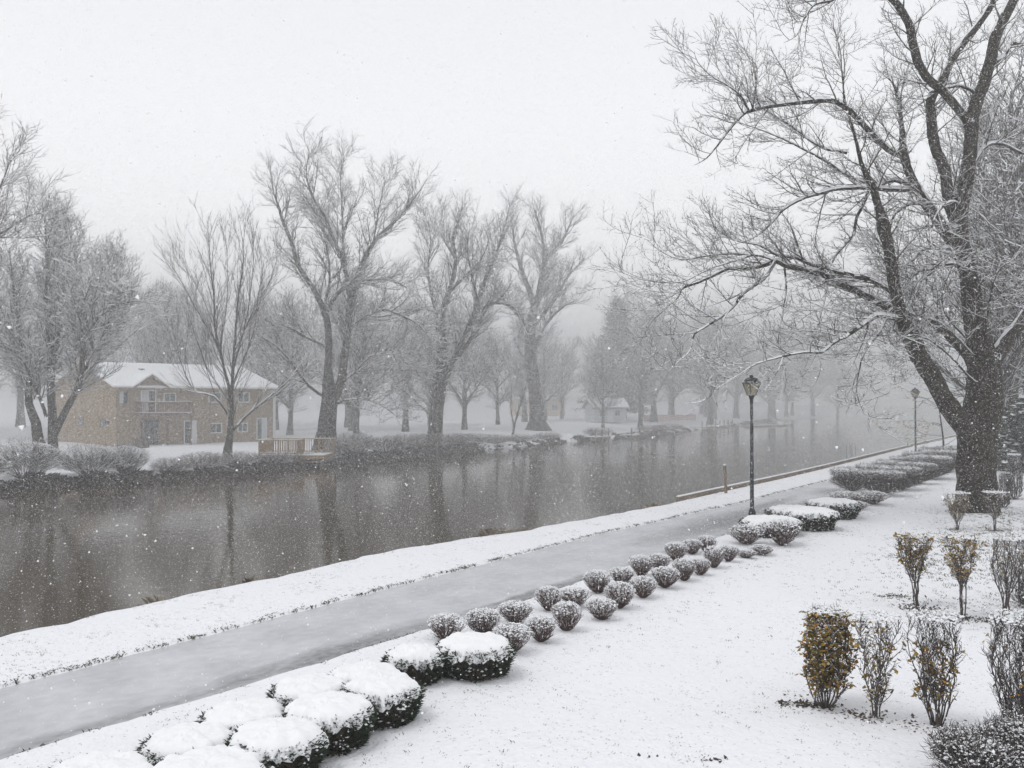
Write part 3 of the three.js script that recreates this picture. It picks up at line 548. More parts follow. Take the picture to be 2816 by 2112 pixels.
tracedTree('snowy_willow', 'many-stemmed snow-laden tree beside the left end of the brick building', [
  [[-32.9,-0.86,-62,0.5],[-33,0.27,-62,0.42],[-33.28,1.92,-62,0.36],[-33.78,3.28,-62,0.3],[-33.73,4.96,-62,0.26],[-34.03,6.32,-62,0.22],[-34.43,7.97,-62,0.17],[-34.74,9.79,-62,0.12],[-35.02,12.1,-62,0.07],[-35.24,14.05,-62,0.02]],
  [[-32.03,-0.54,-62,0.48],[-32.14,1.07,-62.14,0.4],[-32.26,2.59,-62.26,0.36],[-32.53,5.36,-62.5,0.32],[-32.64,7.46,-62.67,0.28],[-33.08,10.27,-62.9,0.2],[-33.16,13.14,-63.14,0.13],[-33.52,16.28,-63.39,0.05],[-33.73,17.63,-63.5,0.02]],
  [[-32.14,0.76,-62,0.34],[-31.55,1.92,-61.84,0.32],[-30.9,3.02,-61.69,0.28],[-30.04,4.53,-61.48,0.26],[-29.63,6.7,-61.2,0.2],[-29.59,8.76,-60.94,0.16],[-29.53,9.8,-60.81,0.1],[-29.05,10.96,-60.66,0.06],[-28.2,11.89,-60.5,0.02]],
  [[-32.5,5.62,-62.5,0.2],[-32.28,8.29,-63.17,0.15],[-32.25,11.01,-63.84,0.1],[-32.27,13.79,-64.5,0.05],[-32.36,15.92,-65,0.02]],
  [[-32.54,2.37,-62,0.16],[-32.92,4.93,-60.86,0.12],[-33.45,6.49,-60.09,0.09],[-34.33,7.39,-59.42,0.04],[-35.02,7.67,-59,0.02]],
  [[-30.61,4.15,-62,0.16],[-29.95,5.95,-62.61,0.12],[-29.18,8.3,-63.38,0.09],[-28.74,11.05,-64.21,0.05],[-28.71,13.87,-65,0.02]],
  [[-29.64,7.49,-61,0.12],[-28.21,9.02,-60.25,0.09],[-26.69,9.9,-59.63,0.06],[-24.86,10.14,-59,0.02]]
], far1.map((c, i) => ({ ...c, gap: c.gap * 0.85, up: c.up * 1.3 })), 26, { ...oFar, snow: (r) => Math.min(0.07, 0.036 + r * 0.6), wide: 1.7, limbLevel: { 0: { from: 0.25 }, 1: { from: 0.25 }, 2: { from: 0.25 } } });

tracedTree('bankside_tree', 'bare tree at the left edge of the view, tips reaching in from outside', [
  [[-36.01,-0.36,-55,0.5],[-35.75,2.51,-55,0.42],[-35.51,6.53,-55,0.36],[-35.26,9.98,-55,0.3],[-35.01,13.44,-55,0.22],[-34.46,16.33,-55,0.14],[-33.91,18.94,-55,0.06],[-33.64,20.39,-55,0.02]],
  [[-35.56,5.95,-55,0.26],[-34.52,8.85,-55.23,0.2],[-33.57,12.37,-55.49,0.15],[-32.87,15.62,-55.73,0.1],[-32.1,17.72,-55.89,0.05],[-31.65,19.22,-56,0.015]],
  [[-35.31,9.98,-55,0.2],[-33.63,12.23,-54.65,0.15],[-32.07,13.34,-54.42,0.1],[-30.23,14.43,-54.16,0.05],[-29.16,15.11,-54,0.015]]
], far1, 27, oFar);

// trees that are only grey shapes in the falling snow: three kinds, each individual with a place and turn of its own
function bareTree(rng, H, spread, trunkR, limbsN, levels, t, o) {
  const trunk = shoot(rng, [0, 0, 0], V(0, 1, 0), H * 0.85, trunkR, trunkR * 0.12, 9, 0.25, 0.16);
  trunk[0][3] *= 1.35;
  const limbs = [trunk];
  for (let k = 0; k < limbsN; k++) {
    const f = 0.26 + 0.6 * (k + rng() * 0.6) / limbsN, i = clamp(Math.floor(f * 9), 1, 8), p = trunk[i], a = k * 2.4 + rng(), e = lerp(0.35, 1.1, f) + rng() * 0.2;
    limbs.push(shoot(rng, p, V(Math.cos(a) * Math.cos(e), Math.sin(e), Math.sin(a) * Math.cos(e)), H * spread * (1.05 - 0.6 * f) * (0.8 + 0.5 * rng()), p[3] * 0.62, 0.02, 8, 0.07, 0.28));
  }
  buildTree(t, limbs, levels, rng, { ...o, step: 9 });
}
const coarse = [
  { gap: 0.5, from: 0.12, len: [2.0, 5.0], ang: [0.4, 1.0], r: 0.5, rmax: 0.06, r1: 0.02, segs: 4, up: 0.09, wob: 0.26, low: -0.1, fall: 0.4 },
  { gap: 0.36, from: 0.12, len: [0.9, 2.6], ang: [0.4, 1.0], r: 0.6, rmax: 0.028, r1: 0.016, segs: 3, up: 0.09, wob: 0.28, low: -0.2, fall: 0.35, miss: 0.3 },
  { gap: 0.42, from: 0.2, len: [0.5, 1.6], ang: [0.4, 1.0], r: 0.7, rmax: 0.018, r1: 0.014, segs: 2, up: 0.08, wob: 0.28, fall: 0.3, miss: 0.5 }];
const put = (x, z) => groundY(x, z) - 0.08;
const protos = [[31, 21, 0.42, 0.5, 9], [32, 17, 0.5, 0.36, 11], [33, 24, 0.36, 0.62, 10]].map(([seed, H, sp, r, n]) => {
  const t = thing('hazy_tree', '', 'tree');
  bareTree(rngOf(seed), H, sp, r, n, coarse, t, { snow: (q) => Math.min(0.07, 0.028 + q * 0.5), sides: 7, wide: 1.4 });
  console.log('hazy kind', triCount);
  return t;
});
const hazy = (list, group) => list.forEach(([k, x, z, scale, label], i) => {
  const src = protos[k], turn = (i * 2.4 + k) % TAU;
  if (!src.used) { src.used = true; src.position.set(x, put(x, z), z); src.rotation.y = turn; src.scale.setScalar(scale); tag(src, label, 'tree', group); }
  else dup(src, x, put(x, z), z, turn, scale, label, group);
});
hazy([
  [0, -62, -112, 1.0, 'grey bare tree in the haze behind the left part of the snowy roof'],
  [1, -52, -108, 1.05, 'wide grey tree in the haze just left of the brick building roof'],
  [2, -43, -122, 0.86, 'pale tree behind the middle of the snowy roof'],
  [0, -31, -116, 0.92, 'pale tree behind the right end of the snowy roof'],
  [1, -26, -104, 0.95, 'hazy low tree between the young tree and the tall twin-stemmed tree'],
  [2, -20, -112, 0.86, 'hazy tree filling in behind the tall twin-stemmed tree'],
  [0, -13, -108, 0.8, 'hazy tree just right of the tall twin-stemmed tree'],
  [1, -9, -98, 0.75, 'low hazy tree left of the leaning forked tree'],
  [1, -2, -125, 0.8, 'faint tree behind the leaning forked tree'],
  [2, 2, -140, 0.7, 'faint tree between the leaning tree and the thick straight trunk'],
  [1, 12.5, -122, 0.62, 'faint many-branched tree standing right of the thick straight trunk'],
  [0, 18.2, -126, 0.7, 'faint tree with a straight stem between the spruce and the lamp'],
  [2, 24, -150, 0.93, 'very faint tree beyond the spruce'],
  [1, 29, -160, 1.12, 'very faint tree above the long reddish fence'],
  [0, 34, -152, 1.05, 'very faint tree at the right end of the reddish fence'],
  [1, 40, -175, 1.12, 'ghostly tree behind the far landing stage'],
  [2, 48, -190, 0.93, 'ghostly tree just left of the near lamp'],
  [1, 58, -200, 1.05, 'ghostly tree behind the near lamp head'],
  [0, -48, -101, 1.22, 'tall pale crown rising behind the left end of the brick building'],
  [1, -58, -96, 1.15, 'wide pale crown behind the many-stemmed tree at the left'],
  [1, -47, -117, 1.05, 'pale wide tree above the left half of the snowy roof'],
  [0, -41, -107, 0.9, 'pale upright tree above the small roof gable'],
  [2, -52, -132, 0.95, 'faint tall tree far behind the left half of the snowy roof'],
  [2, -70, -104, 0.95, 'pale tree at the left edge behind the many-stemmed tree'],
  [1, -36, -128, 1.0, 'pale tree far behind the middle of the snowy roof'],
  [1, -16.5, -94, 0.9, 'hazy bushy tree standing right behind the deck'],
  [0, -22.5, -122, 0.95, 'pale upright tree behind the twin-stemmed tree, further back'],
  [1, -6, -112, 0.95, 'pale bushy tree filling the gap left of the leaning forked tree'],
  [1, -11.5, -124, 0.85, 'pale low tree behind the brush right of the deck'],
  [0, 5.5, -150, 0.8, 'faint upright tree just left of the thick straight trunk'],
  [1, 9, -160, 0.85, 'faint wide tree behind the thick straight trunk'],
  [1, 15, -146, 0.8, 'faint wide tree behind the spruce on its left'],
  [2, 20.5, -165, 1.12, 'very faint tall tree directly behind the spruce'],
  [1, 26, -178, 1.25, 'very faint wide tree behind the reddish fence'],
  [1, 35, -196, 1.25, 'ghostly wide tree beyond the reddish fence'],
  [0, 45, -210, 1.25, 'ghostly tall tree beyond the long landing stage'],
  [1, 52, -205, 1.2, 'ghostly wide tree between the long landing stage and the near lamp'],
  [2, 63, -214, 1.0, 'ghostly tall tree just behind the near lamp post'],
  [1, 72, -228, 1.2, 'ghostly wide tree under the drooping limbs of the lawn tree'],
  [0, 80, -236, 1.15, 'ghostly tall tree at the far bend of the river'],
  [2, 41, -186, 1.05, 'ghostly tall tree left of the long landing stage'],
  [1, 88, -240, 1.2, 'ghostly wide tree nearly lost in the snow above the river end'],
  [0, 68, -220, 0.90, 'ghostly tree right of the near lamp, the last to be made out'],
], 'bare trees in the haze over the river');
hazy([
  [0, 27.5, -44, 0.95, 'grey tree standing behind the great lawn tree, nearest behind its trunk'],
  [2, 33, -56, 0.95, 'grey tree behind the right limb of the great lawn tree'],
  [1, 25.5, -46.5, 0.9, 'slim grey tree seen between the stems of the great lawn tree'],
  [2, 29, -52, 1.1, 'tall grey tree seen just right of the main stem of the lawn tree'],
  [2, 42, -62, 1.0, 'hazy tree at the right edge behind the clipped shrubs'],
  [0, 45, -76, 1.0, 'hazy tree far behind the great lawn tree'],
], 'trees behind the great lawn tree');

// the spruce
function conifer(t, H, R, seed, m = M.needle) {
  const rng = rngOf(seed), tr = new MB(), nd = new MB(), sn = new MB();
  tube(tr, [[0, 0, 0, 0.28], [0, H * 0.5, 0, 0.18], [0, H, 0, 0.03]], 7);
  for (let y = H * 0.1; y < H * 0.98; y += 0.34) {
    const f = y / H, rr = R * Math.pow(1 - f, 0.8) * (0.75 + 0.4 * rng()) + 0.25, n = 6;
    for (let k = 0; k < n; k++) {
      const a = k * TAU / n + rng() * 1.2 + y, d = V(Math.cos(a), 0.05 + 0.35 * f - 0.2, Math.sin(a)).normalize(), b = shoot(rng, [0, y, 0], d, rr, 0.04, 0.01, 4, 0.03, 0.12);
      twig(tr, b);
      for (const q of sideShoots(rng, b, { gap: 0.2, from: 0.15, len: [0.3, 0.9], ang: [0.5, 1], r: 0.5, rmax: 0.012, r1: 0.006, segs: 2, up: -0.03, wob: 0.2, low: -0.6, fall: 0.4 })) {
        for (let j = 0; j < 3; j++) { const p = q[j % 3]; leaf(nd, p[0], p[1], p[2], 0.28 + 0.2 * rng(), rng); }
        if (rng() < 0.5) lump(sn, q[1][0], q[1][1] + 0.05, q[1][2], 0.1 + 0.12 * rng(), 0.06, rng);
      }
    }
  }
  part('trunk', tr.geo(), M.bark, t); part('needles', nd.geo(), m, t, 'stuff'); part('snow_cover', sn.geo(), M.snow, t, 'stuff');
  triCount += (nd.i.length + sn.i.length + tr.i.length) / 3;
}
{
  const [x, , z] = [17.92,-0.31,-150], t = thing('spruce', 'tall dark spruce, the only evergreen on the far bank', 'tree', x, put(x, z), z);
  conifer(t, 21, 7, 51);
  const [x2, , z2] = [25.47,1.25,-46], t2 = thing('cedar', 'dark evergreen behind the right side of the great lawn tree', 'tree', x2, put(x2, z2), z2);
  conifer(t2, 3.2, 1.3, 52);
  const [x3, , z3] = [25.37,1.01,-44]; const t3 = dup(t2, x3, put(x3, z3), z3, 1.3, 1.15, 'dark evergreen cut by the right edge of the view, behind the lawn tree');
}
console.log('after trees', triCount);

// ---------------------------------------------------------------- the brick building over the river
M.brick = mat(lin(0.46, 0.35, 0.22), 0.92, {
  map: texture(256, 256, (u, v) => { const row = Math.floor(v * 40), c = Math.floor(u * 16 + (row % 2) * 0.5), k = 205 + 40 * Math.sin(c * 12.9 + row * 78.2) * 0.6 + wrapNoise(u, v, 9) * 14; return [k, k * 0.97, k * 0.94]; }),
});
M.white = mat(lin(0.75, 0.76, 0.76), 0.6);
M.trim = mat(lin(0.24, 0.17, 0.11), 0.8);
M.glass = mat(lin(0.03, 0.04, 0.045), 0.08);
M.curtain = mat(lin(0.55, 0.58, 0.6), 0.5);
M.shingle = mat(lin(0.06, 0.055, 0.05), 0.9);
M.rail = mat(lin(0.16, 0.085, 0.06), 0.85);
// a gabled block: x along the ridge, front at z = 0, back at z = -W
function gableWalls(L, W, H, rise) {
  const s = new THREE.Shape();
  s.moveTo(0, 0); s.lineTo(W, 0); s.lineTo(W, H); s.lineTo(W / 2, H + rise); s.lineTo(0, H); s.closePath();
  const g = new THREE.ExtrudeGeometry(s, { depth: L, bevelEnabled: false });
  g.rotateY(Math.PI / 2);  // profile x goes to -z, extrusion to +x
  return g;
}
function slopeSlab(L, W, H, rise, over, lift, thick, front, endOver = 0.45) {
  const run = W / 2 + over, m = rise / (W / 2), y0 = H - over * m + lift, y1 = H + rise + lift, z0 = front ? over : -W - over, z1 = -W / 2, s = new THREE.Shape();
  s.moveTo(z0, y0); s.lineTo(z1, y1); s.lineTo(z1, y1 + thick); s.lineTo(z0, y0 + thick); s.closePath();
  const g = new THREE.ExtrudeGeometry(s, { depth: L + 2 * endOver, bevelEnabled: false });
  g.rotateY(-Math.PI / 2); // profile x to +z, extrusion to -x
  g.translate(L + endOver, 0, 0);
  return g;
}
function windowAt(t, name, x, y, w, h, z, o = {}) {
  const f = part(name, mergeGeometries([box(w + 0.16, 0.09, 0.1, 0, h / 2 + 0.045, 0), box(w + 0.16, 0.09, 0.12, 0, -h / 2 - 0.045, 0), box(0.08, h, 0.1, -w / 2 - 0.04, 0, 0), box(0.08, h, 0.1, w / 2 + 0.04, 0, 0), box(0.05, h, 0.08, 0, 0, 0)]), o.frame ?? M.white, t);
  f.position.set(x, y, z);
  if (o.turn) f.rotation.y = o.turn;
  const a = part('pane', box(w / 2 - 0.03, h - 0.002, 0.03, -w / 4, 0, 0.01), o.left ?? M.glass, f), b = part('pane', box(w / 2 - 0.03, h - 0.002, 0.03, w / 4, 0, 0.01), o.right ?? M.glass, f);
  return f;
}
{
  const L = 16.3, W = 16.6, H = 5.5, rise = 2.35, t = thing('brick_building', 'long two-storey brown brick building with snowy gabled roof and balcony', 'building', -36.3, -0.92, -81.3, Math.PI / 4);
  part('wall', gableWalls(L, W, H, rise), M.brick, t);
  const roof = part('roof', mergeGeometries([slopeSlab(L, W, H, rise, 0.55, 0.02, 0.2, true), slopeSlab(L, W, H, rise, 0.55, 0.02, 0.2, false)]), M.trim, t);
  part('roof_snow', mergeGeometries([slopeSlab(L, W, H, rise, 0.5, 0.225, 0.16, true, 0.4), slopeSlab(L, W, H, rise, 0.5, 0.225, 0.16, false, 0.4)]), M.snow, roof);
  part('vent', mergeGeometries([box(0.5, 0.5, 0.4, 0, 0, 0)]), M.shingle, roof).position.set(4.6, H + rise - 0.55, -5.6);
  { // the small cross gable over the balcony
    const [x0] = [1.58,5.61], [x1] = [4.59,5.64], xm = (x0 + x1) / 2, h = 1.12, d = h / (rise / (W / 2)), tri = new THREE.Shape();
    tri.moveTo(x0, 0); tri.lineTo(x1, 0); tri.lineTo(xm, h); tri.closePath();
    const g = new THREE.ExtrudeGeometry(tri, { depth: d + 0.3, bevelEnabled: false });
    g.translate(0, H - 0.02, -d - 0.2);
    part('gable', g, M.brick, t);
    const slab = (a, b, m, lift, thick, zf, nm, par) => { const s = new THREE.Shape(); s.moveTo(a[0], a[1] + lift); s.lineTo(b[0], b[1] + lift); s.lineTo(b[0], b[1] + lift + thick); s.lineTo(a[0], a[1] + lift + thick); s.closePath(); const q = new THREE.ExtrudeGeometry(s, { depth: d + zf, bevelEnabled: false }); q.translate(0, H, -d); return part(nm, q, m, par); };
    const gr = slab([x0 - 0.35, -0.14], [xm, h + 0.03], M.trim, 0, 0.16, 0.62, 'gable_roof', t); slab([xm, h + 0.03], [x1 + 0.35, -0.14], M.trim, 0, 0.16, 0.62, 'gable_roof', t);
    slab([x0 - 0.33, -0.12], [xm, h + 0.04], M.snow, 0.165, 0.14, 0.58, 'roof_snow', gr); slab([xm, h + 0.04], [x1 + 0.33, -0.12], M.snow, 0.165, 0.14, 0.58, 'roof_snow', gr);
  }
  const rect = (a, b) => [(a[0] + b[0]) / 2, (a[1] + b[1]) / 2, Math.abs(b[0] - a[0]), Math.abs(a[1] - b[1])];
  const W1 = (nm, a, b, o) => windowAt(t, nm, ...rect(a, b), 0.04, o);
  W1('window', [0.31,5.22], [1.02,4.11], { left: M.curtain, frame: M.trim });
  W1('patio_door', [2.35,5.27], [3.61,3.05], { left: M.curtain, right: M.glass });
  W1('window', [4.5,5.02], [5.54,4.27], {});
  W1('patio_door', [2.26,2.59], [3.92,0.24], { frame: M.trim });
  W1('entrance_door', [6.51,2.35], [7.63,0.25], { left: M.glass, right: M.white });
  W1('patio_door', [14.23,2.5], [15.23,0.42], { left: M.glass, right: M.curtain });
  W1('window', [9.15,2.07], [10.27,1.22], {}); W1('window', [12.12,2.02], [13.04,1.24], {}); W1('window', [9.01,5.09], [10.18,4.27], {}); W1('window', [12.12,5.11], [13.24,4.26], {});
  for (const [z, y, w, h] of [[-3.2, 2.3, 0.9, 0.8], [-8.6, 2.3, 1.1, 0.8], [-11.5, 4.4, 1, 1]]) windowAt(t, 'window', -0.04, y, w, h, z, { turn: -Math.PI / 2, frame: M.trim });
  part('wall_lamp', new THREE.SphereGeometry(0.22, 10, 8), M.shingle, t).position.set(-0.2, 2.35, -1.6);
  part('downpipe', new THREE.CylinderGeometry(0.06, 0.06, H - 0.2, 8), M.trim, t).position.set(9.1, H / 2 - 0.15, 0.08);
  part('corner_trim', box(0.28, H - 0.1, 0.08, L - 0.14, H / 2 - 0.05, 0.05), M.white, t);
  // balcony
  const [bx0, by] = [1.7,3.12], [bx1] = [6.41,3.06], bd = 1.9, bal = part('balcony', box(bx1 - bx0, 0.22, bd, (bx0 + bx1) / 2, by, bd / 2 + 0.02), M.rail, t);
  part('balcony_snow', box(bx1 - bx0 - 0.1, 0.07, bd - 0.1, (bx0 + bx1) / 2, by + 0.148, bd / 2 + 0.02), M.snow, bal);
  part('top_rail', mergeGeometries([box(bx1 - bx0, 0.09, 0.12, (bx0 + bx1) / 2, by + 1.12, bd - 0.05), box(0.12, 0.09, bd - 0.15, bx0 + 0.06, by + 1.12, bd / 2 - 0.05), box(0.12, 0.09, bd - 0.15, bx1 - 0.06, by + 1.12, bd / 2 - 0.05)]), M.rail, bal);
  part('rail_snow', box(bx1 - bx0, 0.05, 0.1, (bx0 + bx1) / 2, by + 1.19, bd - 0.05), M.snow, bal);
  const bg = box(0.06, 0.95, 0.06);
  for (let x = bx0 + 0.1; x < bx1; x += 0.2) part('baluster', bg, M.rail, bal).position.set(x, by + 0.6, bd - 0.06);
  for (let z = 0.2; z < bd - 0.2; z += 0.22) { part('baluster', bg, M.rail, bal).position.set(bx0 + 0.06, by + 0.6, z); part('baluster', bg, M.rail, bal).position.set(bx1 - 0.06, by + 0.6, z); }
  for (const x of [bx0 + 0.1, (bx0 + bx1) / 2, bx1 - 0.1]) part('post', box(0.14, by - 0.1, 0.14, x, (by - 0.1) / 2 - 0.01, bd - 0.1), M.rail, bal);
  // covered thing by the wall
  const [gx, , gz] = [-33.08,-0.52,-79], k = thing('garden_cover', 'dark covered mound standing by the wall under the balcony', 'cover', gx, put(gx, gz), gz);
  const dome = new THREE.SphereGeometry(0.8, 14, 8, 0, TAU, 0, 1.6); dome.scale(1, 1.2, 0.7);
  part('cover_cloth', dome, M.core, k);
}
// ---------------------------------------------------------------- the deck on the far bank
{
  const t = thing('wooden_deck', 'wooden deck with slatted railings on the bank below the tall tree', 'deck', -18.35, -0.5, -64.4, -0.05);
  const Wd = 4.75, Dp = 3.0, plank = box(Wd, 0.04, 0.14), sn = box(Wd - 0.02, 0.05, 0.135);
  for (let k = 0; k < 19; k++) part('plank', plank, M.deckWood, t).position.set(Wd / 2, 0, -0.08 - k * 0.157);
  part('deck_snow', box(Wd - 0.1, 0.05, Dp - 0.1, Wd / 2, 0.046, -Dp / 2), M.snow, t);
  part('rim_board', mergeGeometries([box(Wd + 0.06, 0.24, 0.05, Wd / 2, -0.14, 0.03), box(0.05, 0.24, Dp, -0.03, -0.14, -Dp / 2), box(0.05, 0.24, Dp, Wd + 0.03, -0.14, -Dp / 2)]), M.deckWood, t);
  const post = box(0.1, 1.15, 0.1), bal = box(0.045, 0.86, 0.045), leg = box(0.14, 1.2, 0.14);
  const run = (x0, z0, x1, z1, posts) => {
    const L = Math.hypot(x1 - x0, z1 - z0), a = Math.atan2(-(z1 - z0), x1 - x0), g = (q) => { q.rotateY(a); return T(q, (x0 + x1) / 2, 0, (z0 + z1) / 2); };
    const rl = part('top_rail', g(box(L, 0.06, 0.12, 0, 1.1, 0)), M.deckWood, t); part('rail_snow', g(box(L, 0.035, 0.1, 0, 1.15, 0)), M.snow, rl);
    part('bottom_rail', g(box(L, 0.06, 0.05, 0, 0.16, 0)), M.deckWood, t);
    for (let k = 0; k <= posts; k++) part('post', post, M.deckWood, t).position.set(lerp(x0, x1, k / posts), 0.575, lerp(z0, z1, k / posts));
    const n = Math.round(L / 0.17); for (let k = 1; k < n; k++) part('baluster', bal, M.deckWood, t).position.set(lerp(x0, x1, k / n), 0.62, lerp(z0, z1, k / n));
  };
  run(0, -0.05, 2.8, -0.05, 2); run(0, -0.12, 0, -Dp + 0.1, 2); run(0.1, -Dp + 0.05, Wd, -Dp + 0.05, 4); run(2.8, -0.12, 2.8, -1.4, 1);
  for (const [x, z] of [[0.1, -0.1], [2.4, -0.1], [4.6, -0.1], [0.1, -2.9], [2.4, -2.9], [4.6, -2.9]]) part('pile', leg, M.timber, t).position.set(x, -0.63, z);
  for (let k = 0; k < 2; k++) part('step', box(1.7, 0.06, 0.3, 3.85, -0.2 - k * 0.2, 0.25 + k * 0.3), M.deckWood, t);
}
// ---------------------------------------------------------------- faint things along the far shore
{
  const [x, , z] = [15.07,0.08,-135], y = 0.05, t = thing('cottage', 'small pale cottage with a snow-covered roof under the faint trees', 'house', x - 2.6, y, z, 0.25);
  part('wall', gableWalls(5.2, 4, 2.3, 1.1), M.curtain, t);
  const r = part('roof', mergeGeometries([slopeSlab(5.2, 4, 2.3, 1.1, 0.4, 0.02, 0.14, true), slopeSlab(5.2, 4, 2.3, 1.1, 0.4, 0.02, 0.14, false)]), M.shingle, t);
  part('roof_snow', mergeGeometries([slopeSlab(5.2, 4, 2.3, 1.1, 0.38, 0.165, 0.16, true), slopeSlab(5.2, 4, 2.3, 1.1, 0.38, 0.165, 0.16, false)]), M.snow, r);
  windowAt(t, 'window', 1.4, 1.4, 0.9, 0.9, 0.04); windowAt(t, 'window', 3.8, 1.4, 0.8, 0.8, 0.04); part('door', box(0.9, 1.9, 0.08, 2.6, 0.96, 0.05), M.white, t);
  part('chimney', box(0.5, 1.4, 0.5, 4.4, 3.5, -2), M.brick, t);
  const [x2, , z2] = [5.7,2.06,-185], t2 = thing('yellow_house', 'hazy yellowish house behind the thick straight trunk', 'house', x2 - 5.5, put(x2, z2), z2, 0.1);
  M.ochre = mat(lin(0.6, 0.48, 0.32), 0.9);
  part('wall', gableWalls(11, 7, 3.6, 1.8), M.ochre, t2);
  const r2 = part('roof', mergeGeometries([slopeSlab(11, 7, 3.6, 1.8, 0.4, 0.02, 0.14, true), slopeSlab(11, 7, 3.6, 1.8, 0.4, 0.02, 0.14, false)]), M.shingle, t2);
  part('roof_snow', mergeGeometries([slopeSlab(11, 7, 3.6, 1.8, 0.38, 0.165, 0.16, true), slopeSlab(11, 7, 3.6, 1.8, 0.38, 0.165, 0.16, false)]), M.snow, r2);
  for (const q of [1.6, 4.4, 8.8]) windowAt(t2, 'window', q, 1.9, 1.2, 1.2, 0.04); part('door', box(1, 2.1, 0.08, 6.6, 1.06, 0.05), M.white, t2);
  // the long reddish fence
  M.redPaint = mat(lin(0.66, 0.4, 0.36), 0.8);
  const A = [22.38,-0.16,-150], B = [32.22,-0.31,-156], f = thing('red_fence', 'long low reddish fence on the snowy far bank', 'fence', A[0], put(A[0], A[2]), A[2], -Math.atan2(B[2] - A[2], B[0] - A[0])), fl = Math.hypot(B[0] - A[0], B[2] - A[2]);
  const fp = box(0.12, 1.1, 0.12), fb = box(fl / 6 - 0.12, 0.3, 0.05);
  for (let k = 0; k <= 6; k++) part('post', fp, M.redPaint, f).position.set(k * fl / 6, 0.5, 0);
  for (let k = 0; k < 6; k++) for (const h of [0.25, 0.6, 0.95]) part('board', fb, M.redPaint, f).position.set((k + 0.5) * fl / 6, h, 0);
  // landing stages
  const stage = (name, label, px, pz, turn, len, dep, posts, h) => {
    const t = thing(name, label, 'dock', px, WATER + h, pz, turn), pl = box(0.2, 0.05, dep), pp = box(0.16, 1, 0.16);
    for (let q = 0.1; q < len; q += 0.22) part('plank', pl, M.timber, t).position.set(q, 0, 0);
    part('deck_snow', box(len - 0.1, 0.06, dep - 0.08, len / 2, 0.057, 0), M.snow, t);
    part('rim_board', box(len, 0.18, 0.05, len / 2, -0.07, dep / 2 + 0.03), M.timber, t);
    for (let k = 0; k < posts; k++) { const q = lerp(0.15, len - 0.15, k / Math.max(1, posts - 1)); part('pile', new THREE.CylinderGeometry(0.09, 0.1, 1.3 + h, 8), M.timber, t).position.set(q, 0.25 - h / 2, dep / 2 - 0.12); }
    return t;
  };
  const onShore = (s, off) => { const [a, b] = XZ(s, bankFar(s) + off); return [a, b]; };
  const dir = Math.atan2(0.824, 0.566);
  stage('landing_stage', 'short dark landing stage with three posts below the thick straight trunk', ...onShore(89, -1.2), dir, 3.4, 1.6, 3, 0.5);
  stage('landing_stage', 'tiny pale landing stage at the waterline under the faint twin trees', ...onShore(100, -1.3), dir, 2.6, 1.6, 2, 0.35);
  stage('landing_stage', 'long landing stage with a row of posts in front of the reddish fence', ...onShore(128, -1.6), dir, 13, 2.2, 8, 0.6);
  const [lx, lz] = onShore(150, -4), bm = thing('floating_boom', 'long snow-covered floating log reaching out from the far bank', 'log', lx, WATER + 0.08, lz, dir - 0.25);
  { const c = new THREE.CylinderGeometry(0.16, 0.2, 14, 10); c.rotateZ(Math.PI / 2); c.translate(7, 0, 0); part('log', c, M.timber, bm); part('log_snow', box(13.8, 0.1, 0.22, 7, 0.19, 0), M.snow, bm); }
}

